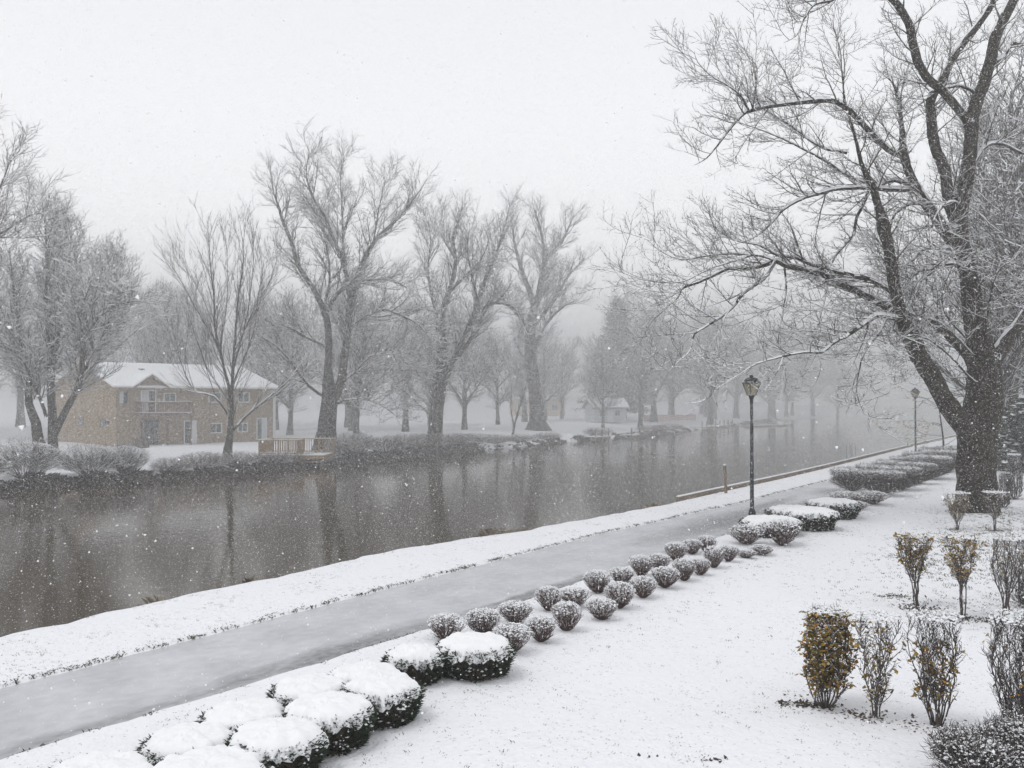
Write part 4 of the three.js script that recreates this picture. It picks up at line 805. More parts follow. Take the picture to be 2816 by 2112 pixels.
// ---------------------------------------------------------------- lamp posts
function lampPost(label, x, z, H = 4.36) {
  const t = thing('lamp_post', label, 'lamp post', x, groundY(x, z) - 0.02, z, 0.35, 'lamp posts along the path'), s = H / 4.36;
  const lathe = (pts, n = 20) => new THREE.LatheGeometry(pts.map(([r, y]) => new THREE.Vector2(r, y)), n);
  part('base', lathe([[0, 0], [0.15, 0], [0.15, 0.06], [0.11, 0.12], [0.1, 0.4], [0.075, 0.46], [0.06, 0.5]]), M.paint, t);
  part('pole', lathe([[0.058, 0.45], [0.056, 1.5], [0.05, 2.6], [0.042, 3.6]]), M.paint, t);
  const L = new THREE.Group(); L.name = 'lantern'; t.add(L);
  part('collar', lathe([[0.042, 3.55], [0.055, 3.6], [0.045, 3.64], [0.075, 3.72], [0.09, 3.78], [0, 3.78]]), M.paint, L);
  const a0 = 0.088, a1 = 0.19, y0 = 3.77, y1 = 4.13;
  for (let k = 0; k < 4; k++) {
    const q = k * Math.PI / 2 + Math.PI / 4, c = Math.cos(q), d = Math.sin(q), mb = new MB();
    tube(mb, [[c * a0 * 1.35, y0, d * a0 * 1.35, 0.011], [c * a1 * 1.35, y1, d * a1 * 1.35, 0.011]], 6);
    part('frame_bar', mb.geo(), M.paint, L);
    const e = q + Math.PI / 2, p = [[c * a0, y0, d * a0], [Math.cos(e) * a0, y0, Math.sin(e) * a0], [Math.cos(e) * a1, y1, Math.sin(e) * a1], [c * a1, y1, d * a1]].map(([u, v, w]) => [u * 1.33, v, w * 1.33]);
    const nx = Math.cos(q + Math.PI / 4), nz = Math.sin(q + Math.PI / 4), g = new MB(), v = p.map((w) => g.v(w[0], w[1], w[2], nx, -0.2, nz)), v2 = p.map((w) => g.v(w[0] - nx * 0.006, w[1], w[2] - nz * 0.006, -nx, 0.2, -nz));
    g.tri(v[0], v[1], v[2]); g.tri(v[0], v[2], v[3]); g.tri(v2[0], v2[2], v2[1]); g.tri(v2[0], v2[3], v2[2]);
    part('glass_pane', g.geo(), M.lampGlass, L);
  }
  part('lamp_holder', lathe([[0.03, 3.78], [0.035, 3.9], [0.05, 3.95], [0.045, 4.05], [0, 4.08]], 12), M.milk, L);
  part('cap', lathe([[0, 4.12], [0.265, 4.12], [0.275, 4.15], [0.23, 4.17], [0.19, 4.24], [0.13, 4.29], [0.06, 4.295], [0, 4.3]]), M.paint, L);
  part('finial', lathe([[0.055, 4.29], [0.055, 4.36], [0.04, 4.37], [0, 4.372]], 12), M.paint, L);
  const mb = new MB(), r = rngOf(91);
  for (let k = 0; k < 60; k++) { const a = r() * TAU, q = 0.235 + 0.03 * r(); lump(mb, Math.cos(a) * q, 4.158, Math.sin(a) * q, 0.022 + 0.014 * r(), 0.014, r); }
  for (let k = 0; k < 30; k++) { const a = r() * TAU, q = 0.05 * r(); lump(mb, Math.cos(a) * q, 4.375, Math.sin(a) * q, 0.02, 0.012, r); }
  for (let k = 0; k < 230; k++) { const y = 0.3 + 3.2 * r(), a = 2.2 + (r() - 0.5) * 2.6, q = 0.055 - 0.004 * y; lump(mb, Math.cos(a) * q, y, Math.sin(a) * q, 0.006 + 0.014 * r() * r(), 0.01 + 0.03 * r(), r); }
  part('clinging_snow', mb.geo(), M.snow, t, 'stuff');
  t.scale.setScalar(s);
  return t;
}
M.lampGlass = new THREE.MeshPhysicalMaterial({ color: lin(0.8, 0.78, 0.7), roughness: 0.12, transmission: 0.85, thickness: 0 });
M.milk = mat(lin(0.62, 0.6, 0.52), 0.5);
{ const [x, z] = [6.97,-25.81]; lampPost('black lantern lamp post rising from the snowy yews beside the path', x, z); }
{ const [x, z] = [24.53,-53.96]; lampPost('smaller hazy lamp post further along the path by the hedge', x, z); }

// ---------------------------------------------------------------- bank edge: timber kerb, post, ladder rails
{
  const t = thing('timber_edging', 'low timber edging along the water side of the bank', 'edging', ...((p) => [p[0], 0, p[1]])(XZ(29.5, bankNear(29.5))), 0, null);
  const o = t.position;
  let i = 0;
  for (let s = 29.5; s < 96; s += 2.4, i++) {
    const [x0, z0] = XZ(s, bankNear(s) - 0.02), [x1, z1] = XZ(s + 2.385, bankNear(s + 2.385) - 0.02), L = Math.hypot(x1 - x0, z1 - z0), a = Math.atan2(-(z1 - z0), x1 - x0);
    const g = new THREE.BoxGeometry(L, 0.34, 0.14); g.rotateY(a);
    const b = part('timber', g, M.timber, t); b.position.set((x0 + x1) / 2 - o.x, -0.06, (z0 + z1) / 2 - o.z);
    const sg = new THREE.BoxGeometry(L, 0.035, 0.11); sg.rotateY(a);
    part('timber_snow', sg, M.snow, b).position.y = 0.187;
  }
  const [px, pz] = [8.15,-33.88], p = thing('mooring_post', 'weathered wooden post leaning at the edge of the bank', 'post', px, 0, pz, 0.2), mb = new MB();
  tube(mb, [[0, -0.2, 0, 0.06], [0.005, 0.1, 0, 0.058], [-0.015, 0.6, 0, 0.056], [-0.035, 0.9, 0, 0.058], [-0.045, 1.06, 0, 0.055]], 9, (a, l, r) => r * (1 + 0.1 * Math.sin(a * 3 + l * 4)));
  part('shaft', mb.geo(), M.timber, p);
  const cap = new THREE.SphereGeometry(0.06, 10, 6, 0, TAU, 0, 1.57); cap.scale(1, 0.7, 1); cap.translate(-0.046, 1.07, 0); part('post_snow', cap, M.snow, p);
  const [lx, lz] = [22.15,-58.04], ld = thing('ladder_rails', 'pair of thin arched metal ladder rails at the bank', 'ladder', lx, -0.05, lz, 0.6);
  M.metal = new THREE.MeshStandardMaterial({ color: lin(0.35, 0.36, 0.37), roughness: 0.5, metalness: 0.6 });
  for (const d of [-0.2, 0.2]) { const c = new MB(), q = []; for (let k = 0; k <= 12; k++) { const a = k / 12 * Math.PI; q.push([-Math.cos(a) * 0.2, 0.55 + Math.sin(a) * 0.2, d, 0.02]); } tube(c, [[-0.2, -0.7, d, 0.02], ...q, [0.2, -0.02, d, 0.02]], 7); part('rail', c.geo(), M.metal, ld); }
  for (const y of [-0.2, -0.5]) part('rung', box(0.03, 0.03, 0.4, -0.2, y, 0), M.metal, ld);
}

// ---------------------------------------------------------------- clipped yews under snow
function yew(t, R, H, seed) {
  const rng = rngOf(seed), nd = new MB(), sn = new MB(), ph = rng() * 100, rad = (a, y) => R * (1 + 0.09 * n3(Math.cos(a) * 1.3 + ph, y * 2, Math.sin(a) * 1.3)) * (0.8 + 0.22 * sstep(y / H, 0, 0.8)) * (1 - 0.14 * sstep(y / H, 0.82, 1));
  const core = new MB(), CN = 22;
  tube(core, [0.0, 0.25, 0.55, 0.8, 0.93].map((f) => [0, f * H, 0, 0.01]), CN, (a, l) => rad(a, l) * 0.84);
  const inner = part('inner_branches', core.geo(), M.core, t);
  const sprays = Math.round(6800 * R * H / 0.3);
  for (let k = 0; k < sprays; k++) {
    const a = rng() * TAU, y = H * (0.04 + 0.95 * rng()), r = rad(a, y) * (0.86 + 0.17 * rng());
    const x = Math.cos(a) * r, z = Math.sin(a) * r, out = V(Math.cos(a) + (rng() - 0.5) * 0.9, 0.35 + (rng() - 0.5) * 1.1, Math.sin(a) + (rng() - 0.5) * 0.9).normalize(), s = 0.022 + 0.026 * rng();
    const side = V(rng() - 0.5, rng() - 0.5, rng() - 0.5).cross(out).normalize(), nn = V().crossVectors(out, side);
    const q = [nd.v(x - side.x * s * 0.3, y - side.y * s * 0.3, z - side.z * s * 0.3, nn.x, nn.y, nn.z), nd.v(x + side.x * s * 0.3, y + side.y * s * 0.3, z + side.z * s * 0.3, nn.x, nn.y, nn.z), nd.v(x + out.x * s * 1.7, y + out.y * s * 1.7, z + out.z * s * 1.7, nn.x, nn.y, nn.z)];
    nd.tri(...q);
    const up = y / H;
    if (rng() < 0.028 + 0.16 * sstep(up, 0.55, 1)) lump(sn, Math.cos(a) * r * 1.03, y, Math.sin(a) * r * 1.03, 0.01 + 0.022 * rng(), 0.01 + 0.016 * rng(), rng);
  }
  part('needles', nd.geo(), M.needle, t, 'stuff');
  // the cushion of snow on top, with a ragged rim hanging over the shoulder
  const cap = new MB(), rings = 20, seg = 72;
  for (let i = 0; i <= rings; i++) for (let k = 0; k <= seg; k++) {
    const a = (k % seg) / seg * TAU, f = i / rings, edge = 1 + 0.08 * n3(Math.cos(a) * 5 + ph, 3, Math.sin(a) * 5) + 0.07 * n3(Math.cos(a) * 15, ph, Math.sin(a) * 15), r = rad(a, H * 0.8) * 1.02 * (i === rings ? f * 0.97 : f) * lerp(1, edge, f * f);
    const x = Math.cos(a) * r, z = Math.sin(a) * r, drop = f > 0.72 ? Math.pow((f - 0.72) / 0.28, 2) * (0.13 + 0.07 * n3(x * 9, z * 9, ph)) : 0;
    cap.v(x, H + 0.03 + 0.06 * (1 - f * f) - drop + 0.02 * n3(x * 5 + ph, 1, z * 5) + 0.011 * n3(x * 19, 2, z * 19 + ph) + 0.006 * n3(x * 45, 2, z * 45 + ph), z, 0, 1, 0);
  }
  for (let i = 0; i < rings; i++) for (let k = 0; k < seg; k++) { const a = i * (seg + 1) + k, b = a + 1, c = a + seg + 1, d = c + 1; cap.tri(a, b, c); cap.tri(b, d, c); }
  const cg = cap.geo(); cg.computeVertexNormals();
  part('snow_cushion', cg, M.snowTop, t);
  for (let k = 0; k < 90; k++) { const a = rng() * TAU, r = rad(a, H) * (0.97 + 0.09 * rng()); lump(sn, Math.cos(a) * r, H - 0.02 - 0.1 * rng(), Math.sin(a) * r, 0.02 + 0.03 * rng(), 0.02 + 0.02 * rng(), rng); }
  part('snow_clumps', sn.geo(), M.snow, t, 'stuff');
  triCount += (nd.i.length + sn.i.length + cap.i.length) / 3;
}
M.snowTop = mat(lin(0.9, 0.905, 0.915), 0.95);
[
  [[-3.62,-7.84], .56, 0.37, 'snow-covered clipped yew cut by the bottom edge, leftmost of the yew group'],
  [[-2.69,-7.89], .6, 0.37, 'broad white-topped yew at the bottom edge of the view'],
  [[-2.26,-8.58], .52, 0.40, 'clipped yew with a dark front, second along the lawn side from the bottom edge'],
  [[-3.1,-8.64], .5, 0.36, 'snowy yew with one dark left flank nearest the path at the bottom'],
  [[-1.9,-9.29], .5, 0.40, 'clipped yew with a dark front in the middle of the lawn-side row'],
  [[-1.46,-9.98], .5, 0.40, 'clipped yew with a dark ribbed front touching its two snowy neighbours'],
  [[-2.77,-9.29], .52, 0.35, 'nearly wholly white yew behind the front row, close to the path'],
  [[-2.29,-10.11], .5, 0.35, 'white yew beside the path with a thin dark band of needles'],
  [[-1.74,-10.6], .48, 0.33, 'white yew beside the path at the inner corner of the group'],
  [[-1.23,-11.28], .4, 0.36, 'small dark-fronted yew leaning on the last big yew before the ball shrubs'],
  [[-0.49,-11.6], .56, 0.40, 'big oval snow-topped yew next to the row of ball shrubs'],
  [[8.22,-24.52], .86, 0.51, 'dark-sided snowy yew right of the lamp post'],
  [[9.73,-26.92], .84, 0.51, 'last dark-sided snowy yew of the lamp post group'],
  [[6.86,-23.56], .86, 0.42, 'flat white yew at the foot of the lamp post'],
  [[8.19,-25.77], .9, 0.42, 'flat white yew between the lamp post and the path'],
].forEach(([[x, z], R, H, label], i) => {
  const t = thing('clipped_yew', label, 'yew', x, groundY(x, z) - 0.02, z, 0, 'clipped yews beside the path');
  yew(t, R * 0.82, H, 700 + i);
  t.scale.x = 1.06 + 0.05 * Math.sin(i * 2.1);
});

// ---------------------------------------------------------------- round twiggy shrubs
function ballShrub(t, R, H, seed, o = {}) {
  const rng = rngOf(seed), tw = new MB(), sn = new MB(), n = o.stems ?? 34, flat = o.flat ?? 1;
  const inside = (p) => { const y = (p[1] - H * 0.52) / (H * 0.5), r = Math.hypot(p[0], p[2]) / R / (o.tight ? 0.66 + 0.46 * sstep(p[1] / H, 0.1, 0.75) : 1), w = o.tight ? 1 + 0.3 * n3(p[0] / R * 1.6 + seed, y * 1.6, p[2] / R * 1.6) + 0.2 * n3(p[0] / R * 5, y * 5 + seed, p[2] / R * 5) : 1.04; return Math.pow(Math.abs(y), o.box ?? 2.4) + Math.pow(r, o.box ?? 2.4) < w; };
  const cut = (pts) => { let k = 1; while (k < pts.length && inside(pts[k])) k++; return pts.slice(0, Math.max(2, o.tight ? k : k + 1)); };
  for (let k = 0; k < n; k++) {
    const a = k * 2.4 + rng() * 0.5, q = Math.sqrt((k + 0.5) / n), e = lerp(1.5, 0.42, q);
    const st = cut(shoot(rng, [Math.cos(a) * 0.07 * R, 0, Math.sin(a) * 0.07 * R], V(Math.cos(a) * Math.cos(e), Math.sin(e), Math.sin(a) * Math.cos(e)), H * 1.1 * lerp(1, Math.max(1, R / H * 1.1), q), 0.008, 0.003, 6, 0.05, 0.25));
    twig(tw, st);
    for (const b of sideShoots(rng, st, { gap: 0.045 * (o.gap ?? 1), from: 0.28, len: [0.1, 0.3].map((v) => v * (o.len ?? 1)), ang: [0.4, 0.9], r: 0.7, rmax: 0.005, r1: 0.0025, segs: 3, up: 0.14, wob: 0.35, fall: 0.2, low: -0.4 })) {
      const c = cut(b); if (!inside(c[0])) continue;
      twig(tw, c); if (c[1][1] > H * (o.snowFrom ?? 0.25)) snowRidge(sn, c, () => o.frost ?? 0.004, rng, 1.15, 0.25);
      for (const d of sideShoots(rng, c, { gap: 0.05 * (o.gap ?? 1), from: 0.2, len: [0.05, 0.13].map((v) => v * (o.len ?? 1)), ang: [0.4, 0.9], r: 0.8, rmax: 0.0035, r1: 0.0022, segs: 2, up: 0.12, wob: 0.3, fall: 0.1 })) {
        if (o.tight && !inside(d[d.length - 1])) continue; twig(tw, d); const e2 = d[d.length - 1];
        if (e2[1] > H * (o.snowFrom ?? 0.45) && rng() < (o.tips ?? 0.55)) lump(sn, e2[0], e2[1], e2[2], 0.006 + 0.008 * rng(), 0.006, rng);
      }
    }
  }
  for (let k = 0; k < (o.topSnow ?? 0); k++) { const a = rng() * TAU, q = Math.sqrt(rng()) * 0.97, y = H * 0.52 + H * 0.5 * Math.pow(Math.max(0, 1 - Math.pow(q, o.box ?? 2.4)), 1 / (o.box ?? 2.4)); lump(sn, Math.cos(a) * q * R, y - 0.03 * rng(), Math.sin(a) * q * R, 0.008 + 0.02 * rng(), 0.007 + 0.012 * rng(), rng); }
  part('twigs', tw.geo(), o.mat ?? M.twigShrub, t, 'stuff'); part('snow_cover', sn.geo(), M.snow, t, 'stuff');
  triCount += (tw.i.length + sn.i.length) / 3;
}
const placeShrub = (src, x, z, turn, sc, label, group, cat) => {
  if (!src.used) { src.used = true; src.position.set(x, groundY(x, z) - 0.01, z); src.rotation.y = turn; src.scale.set(...sc); tag(src, label, cat, group); return src; }
  return dup(src, x, groundY(x, z) - 0.01, z, turn, sc, label, group);
};
{
  const ps = [0, 1, 2, 3, 4].map((k) => { const t = thing('ball_shrub', '', 'shrub'); ballShrub(t, 0.3, 0.44, 800 + k, { mat: M.twigRed, stems: 62, topSnow: 170, gap: 0.95, len: 0.85, tips: 0.65, frost: 0.005, tight: 1 }); return t; });
  const word = ['first', 'second', 'third', 'fourth', 'fifth', 'sixth', 'seventh', 'eighth', 'ninth', 'tenth', 'eleventh', 'twelfth'];
  const front = [[0,-12.63], [0.43,-13.2], [0.85,-13.92], [1.47,-14.62], [1.85,-15.29], [2.36,-16.03], [2.89,-16.81], [3.37,-17.44], [3.81,-18.03], [4.24,-18.71], [4.77,-19.61]], fw = [.34, .29, .29, .31, .32, .29, .33, .27, .26, .27, .28];
  const back = [[-0.99,-13.36], [-0.45,-13.64], [0.05,-14.35], [0.63,-15.19], [1.08,-15.46], [1.59,-16.49], [2.13,-17.27], [2.61,-18.03], [3.1,-18.76], [3.65,-19.77], [4.18,-20.66], [4.59,-20.97]], bw = [.34, .33, .34, .29, .33, .31, .32, .31, .31, .32, .3, .28];
  front.forEach(([x, z], i) => placeShrub(ps[(i * 3) % 5], x, z, i * 1.7, [fw[i] / 0.34, 0.92 + 0.12 * Math.sin(i * 3.7), fw[i] / 0.34], `${word[i]} ball shrub from the big oval yew in the row along the lawn`, 'ball shrubs in two rows', 'shrub'));
  back.forEach(([x, z], i) => placeShrub(ps[(i * 2 + 1) % 5], x, z, i * 2.3, [bw[i] / 0.34, 0.86 + 0.12 * Math.sin(i * 2.9), bw[i] / 0.34], `${word[i]} ball shrub from the big oval yew in the row along the path`, 'ball shrubs in two rows', 'shrub'));
  const more = [[[5.84,-22.18], .48, 1.0, 'frosted round shrub just below the foot of the lamp post'], [[6.7,-22.03], .45, 1.35, 'taller reddish round shrub against the dark yew right of the lamp post'], [[5.85,-20.91], .3, .5, 'low small frosted shrub on the lawn side below the lamp post'], [[5.34,-20.29], .26, .4, 'lowest flattened shrub at the end of the ball shrub row'],
    [[11.17,-29.8], .6, 1.1, 'pale frosted shrub between the last dark yew and the clipped hedge'], [[12.36,-30.59], .62, .95, 'pale frosted shrub on the lawn side in front of the clipped hedge'], [[11.29,-29.05], .4, .55, 'low pale shrub at the lawn edge before the clipped hedge'], [[10.54,-27.66], .3, .45, 'small brown shrub at the foot of the last dark yew'], [[23.7,-52.33], .9, .9, 'low brownish shrub around the foot of the hazy lamp post']];
  more.forEach(([[x, z], r, h, label], i) => placeShrub(ps[i % 3], x, z, i, [r / 0.3, h / 0.92, r / 0.3], label, 'loose shrubs among the yews and hedge', 'shrub'));
}
// clipped deciduous hedge plants further along
{
  const ps = [0, 1].map((k) => { const t = thing('hedge_plant', '', 'shrub'); ballShrub(t, 0.7, 0.95, 820 + k, { box: 7, stems: 90, gap: 1.05, len: 1.4, topSnow: 900, frost: 0.006, tips: 0.5, snowFrom: 0.72 }); return t; });
  [[[13.38,-34.91], .9, 'pointed first plant of the clipped hedge, nearest the pale shrubs'], [[13.83,-33.23], .95, 'second clipped hedge plant, dark-fronted, on the lawn side'], [[15.57,-35.63], .95, 'third clipped hedge plant along the lawn side'], [[17.25,-37.97], .95, 'fourth clipped hedge plant along the lawn side'], [[19.1,-40.65], 1.1, 'fifth clipped hedge plant along the lawn side, taller'], [[21.15,-43.73], 1.1, 'sixth clipped hedge plant, partly behind the great trunk'], [[23.48,-47.32], 1.1, 'seventh clipped hedge plant, mostly hidden by the great trunk'],
    [[15.34,-37.56], .85, 'first hedge plant of the row along the path'], [[17.14,-40.17], .85, 'second hedge plant of the row along the path'], [[18.87,-42.65], .85, 'third hedge plant of the row along the path'], [[20.96,-45.75], .9, 'fourth hedge plant of the row along the path'], [[23.38,-49.34], .9, 'fifth hedge plant of the row along the path']].forEach(([[x, z], s, label], i) => placeShrub(ps[i % 2], x, z, i * 1.3, [s * 1.3, s, s * 1.3], label, 'plants of the clipped hedge', 'hedge'));
}
// ---------------------------------------------------------------- upright clipped shrubs on the lawn, some still holding brown leaves
function uprightShrub(t, H, W, seed, o = {}) {
  const rng = rngOf(seed), tw = new MB(), sn = new MB(), lf = new MB(), n = o.stems ?? 9, R = W / 2, fork = o.fork ?? 0.35;
  const width = (f) => R * (o.column ? 0.75 + 0.25 * Math.sin(f * 3) : o.oval ? 0.25 + 0.75 * Math.sin(Math.pow(f, 0.8) * 2.5) : o.head ? (f < fork ? 0.14 + 0.12 * f / fork : lerp(0.3, 1, Math.sqrt(Math.min(1, (f - fork) / (0.85 - fork))))) : f < fork ? 0.2 + 0.35 * f / fork : lerp(0.55, 1, Math.min(1, (f - fork) / (0.8 - fork) * 1.3)));
  const lx = (rng() - 0.5) * 0.14, lz = (rng() - 0.5) * 0.14;
  const inside = (p) => { const f = p[1] / H, x = p[0] - lx * f, z = p[2] - lz * f, a = Math.atan2(z, x); return f < 1 + 0.06 * n3(x * 6, seed, z * 6) && Math.hypot(x, z) < width(f) * (1.12 + 0.28 * n3(Math.cos(a) * 1.5 + seed, f * 4, Math.sin(a) * 1.5)); };
  const cut = (pts) => { let k = 1; while (k < pts.length && inside(pts[k])) k++; return pts.slice(0, Math.max(2, k)); };
  const ends = [];
  for (let k = 0; k < n; k++) {
    const a = k * 2.4, q = Math.sqrt((k + 0.3) / n), b0 = [Math.cos(a) * 0.05 * q, 0, Math.sin(a) * 0.05 * q], pts = [[...b0, (o.r ?? 0.01) * (1.2 - 0.4 * q)]];
    for (let j = 1; j <= 9; j++) { const f = j / 9, w = width(f) * q * (0.9 + 0.15 * rng()); pts.push([Math.cos(a + 0.45 * Math.sin(f * 4 + k)) * w + (rng() - 0.5) * 0.04 + lx * f, H * f * (1 - 0.04 * q * q), Math.sin(a + 0.45 * Math.sin(f * 4 + k)) * w + (rng() - 0.5) * 0.04 + lz * f, lerp(o.r ?? 0.01, 0.0025, f)]); }
    tube(tw, pts, 5); snowRidge(sn, pts, () => 0.004, rng, 1, 0.5);
    for (const b of sideShoots(rng, pts, { gap: (o.gap ?? 0.05) * 0.8, from: fork * 0.7, len: [0.12, 0.36], ang: [0.35, 0.95], r: 0.6, rmax: 0.005, r1: 0.003, segs: 4, up: 0.14, wob: 0.3, fall: 0.3, low: -0.1 })) {
      const c = cut(b); twig(tw, c); snowRidge(sn, c, () => 0.005, rng, 1.1, 0.3);
      for (const d of sideShoots(rng, c, { gap: 0.05, from: 0.2, len: [0.05, 0.14], ang: [0.4, 0.9], r: 0.7, rmax: 0.004, r1: 0.0025, segs: 2, up: 0.1, wob: 0.3, fall: 0.2 })) {
        const e = cut(d); twig(tw, e); ends.push(e[e.length - 1]);
        if (e[1][1] > H * 0.8 && rng() < 0.5) lump(sn, e[1][0], e[1][1], e[1][2], 0.008 + 0.012 * rng(), 0.009, rng);
      }
    }
  }
  for (let k = 0; k < (o.topSnow ?? 130); k++) { const a = rng() * TAU, q = Math.sqrt(rng()) * width(1); lump(sn, Math.cos(a) * q, H * (0.97 + 0.03 * rng()), Math.sin(a) * q, 0.012 + 0.022 * rng(), 0.01 + 0.012 * rng(), rng); }
  const cols = [[0.22, 0.14, 0.03], [0.26, 0.19, 0.035], [0.15, 0.13, 0.04], [0.36, 0.22, 0.035], [0.36, 0.17, 0.03], [0.36, 0.28, 0.15]];
  for (let k = 0; k < (o.leaves ?? 0); k++) {
    const p = ends[Math.floor(rng() * ends.length)], f = p[1] / H, z = o.zone ?? [0, 1], clump = n3(p[0] * 6 + seed, p[1] * 5, p[2] * 6);
    if (f < z[0] || f > z[1] || clump < -0.15 + (rng() - 0.5) * 0.5) continue;
    const before = lf.p.length / 3; leaf(lf, p[0] + (rng() - 0.5) * 0.03, p[1] + (rng() - 0.5) * 0.03, p[2] + (rng() - 0.5) * 0.03, 0.04 + 0.035 * rng(), rng);
    const c = cols[Math.floor(Math.pow(rng(), 1.4) * 6)], v = 0.7 + 0.7 * rng(); lf.col(c[0] * v, c[1] * v, c[2] * v, lf.p.length / 3 - before);
    if (rng() < 0.12) lump(sn, p[0], p[1] + 0.012, p[2], 0.018, 0.008, rng);
  }
  part('stems', tw.geo(), o.mat ?? M.twigShrub, t, 'stuff');
  if (!lf.empty) part('dry_leaves', lf.geo(), M.leaf, t, 'stuff');
  part('snow_cover', sn.geo(), M.snow, t, 'stuff');
  triCount += (tw.i.length + sn.i.length + lf.i.length) / 3;
}
const lawnShrubs = [
  [[3.69,-10.51], 1.18, .6, { oval: 1, leaves: 3600, stems: 16, zone: [0.2, 0.97], gap: 0.045, fork: 0.2 }, 'bushiest upright shrub on the lawn, thick with orange-brown leaves'],
  [[4.14,-10.15], 1.18, .52, { head: 1, leaves: 420, stems: 5, zone: [0.1, 0.95], gap: 0.035, fork: 0.15 }, 'thin upright shrub with few tan leaves beside the orange-leaved one'],
  [[4.69,-9.86], 1.26, .58, { leaves: 800, stems: 13, zone: [0.05, 0.75], gap: 0.05, fork: 0.25 }, 'upright shrub with orange leaves low on its stems'],
  [[5.31,-9.33], 1.34, .66, { leaves: 60, stems: 18, gap: 0.045, fork: 0.2 }, 'dark leafless upright shrub cut by the right edge'],
  [[7.14,-15.71], 1.28, .62, { head: 1, leaves: 1500, stems: 6, zone: [0.5, 1], gap: 0.03, fork: 0.42, r: 0.012 }, 'clipped shrub on bare stems with orange leaves, first of the back row'],
  [[7.55,-14.93], 1.4, .66, { head: 1, leaves: 1100, stems: 5, zone: [0.5, 1], gap: 0.028, fork: 0.45, r: 0.013 }, 'clipped shrub on forked bare stems, middle of the back row'],
  [[8.15,-14.71], 1.42, .62, { head: 1, leaves: 300, stems: 6, zone: [0.6, 0.95], gap: 0.028, fork: 0.4, r: 0.014 }, 'grey clipped shrub on one dark stem at the right of the back row'],
  [[12.37,-24.7], 1.07, .7, { head: 1, leaves: 520, stems: 7, zone: [0.3, 0.95], gap: 0.035, fork: 0.3 }, 'tan-leaved shrub in front of the foot of the great tree'],
  [[13.32,-24.53], 1.1, .62, { head: 1, leaves: 90, stems: 6, gap: 0.035, fork: 0.35 }, 'grey leafless shrub right of the foot of the great tree'],
  [[18.1,-32], 1.66, .58, { column: 1, stems: 22, gap: 0.06, fork: 0.1 }, 'tall dark column shrub behind the great tree at the right'],
  [[16.55,-29.93], 1.2, .5, { column: 1, stems: 20, gap: 0.06, fork: 0.1 }, 'shorter dark column shrub just right of the great trunk'],
  [[9.08,-15.46], 1.3, .9, { column: 1, stems: 26, gap: 0.06, fork: 0.1 }, 'dense dark shrub cut by the right edge beside the back row'],
];
lawnShrubs.forEach(([[x, z], H, W, o, label], i) => { const t = thing('upright_shrub', label, 'shrub', x, groundY(x, z) - 0.02, z, i * 0.9, 'upright shrubs on the lawn'); uprightShrub(t, H, W, 900 + i, o); });
{
  [[[4.29,-8.29], .38, .4, 'spreading dark twiggy shrub at the bottom edge under heavy snow'], [[4.85,-8.39], .4, .5, 'dark twiggy shrub in the bottom corner of the lawn']].forEach(([[x, z], R, H, label], i) => {
    const t = thing('low_shrub', label, 'shrub', x, groundY(x, z) - 0.01, z); ballShrub(t, R, H, 950 + i, { stems: 120, gap: 0.8, len: 1.0, topSnow: 260, frost: 0.004, box: 3, tips: 0.25 });
  });
}
// the young oak by the far lamp, still in tan leaf
{
  const [x, z] = [24.37,-50.06], t = thing('young_oak', 'thin young tree with tan leaves reaching past the hazy lamp post', 'tree', x, put(x, z), z), rng = rngOf(970), tw = new MB(), lf = new MB(), sn = new MB();
  const st = [[0, 0, 0, 0.06], [-0.1, 1.5, 0.1, 0.05], [-0.3, 3, 0.1, 0.03], [-0.6, 4.4, 0, 0.01]]; const tr = new MB(); tube(tr, st, 7); part('trunk', tr.geo(), M.bark, t);
  for (const d of [[-1, .15, .3], [-1, .5, -.3], [-.9, -.05, .1], [-.8, .3, .5], [1, .4, .2], [-.6, .6, -.6], [-1, .3, 0]]) {
    const b = shoot(rng, [-0.15, 0.8 + 2.8 * rng(), 0], V(...d).normalize(), 2.0 + 2 * rng(), 0.022, 0.006, 7, 0.0, 0.3); twig(tw, b); snowRidge(sn, b, () => 0.012, rng);
    for (const q of sideShoots(rng, b, { gap: 0.25, from: 0.25, len: [0.3, 0.9], ang: [0.5, 1], r: 0.5, rmax: 0.01, r1: 0.005, segs: 3, up: 0, wob: 0.3, low: -0.6 })) { twig(tw, q); for (let k = 0; k < 5; k++) if (rng() < 0.45) { const p = q[1 + Math.floor(rng() * 3)], n0 = lf.p.length / 3; leaf(lf, p[0], p[1], p[2], 0.12 + 0.05 * rng(), rng); const v = 0.8 + 0.5 * rng(); lf.col(0.5 * v, 0.34 * v, 0.2 * v, lf.p.length / 3 - n0); } }
  }
  part('twigs', tw.geo(), M.twig, t, 'stuff'); part('dry_leaves', lf.geo(), M.leaf, t, 'stuff'); part('snow_cover', sn.geo(), M.snow, t, 'stuff');
}
console.log('after shrubs', triCount);

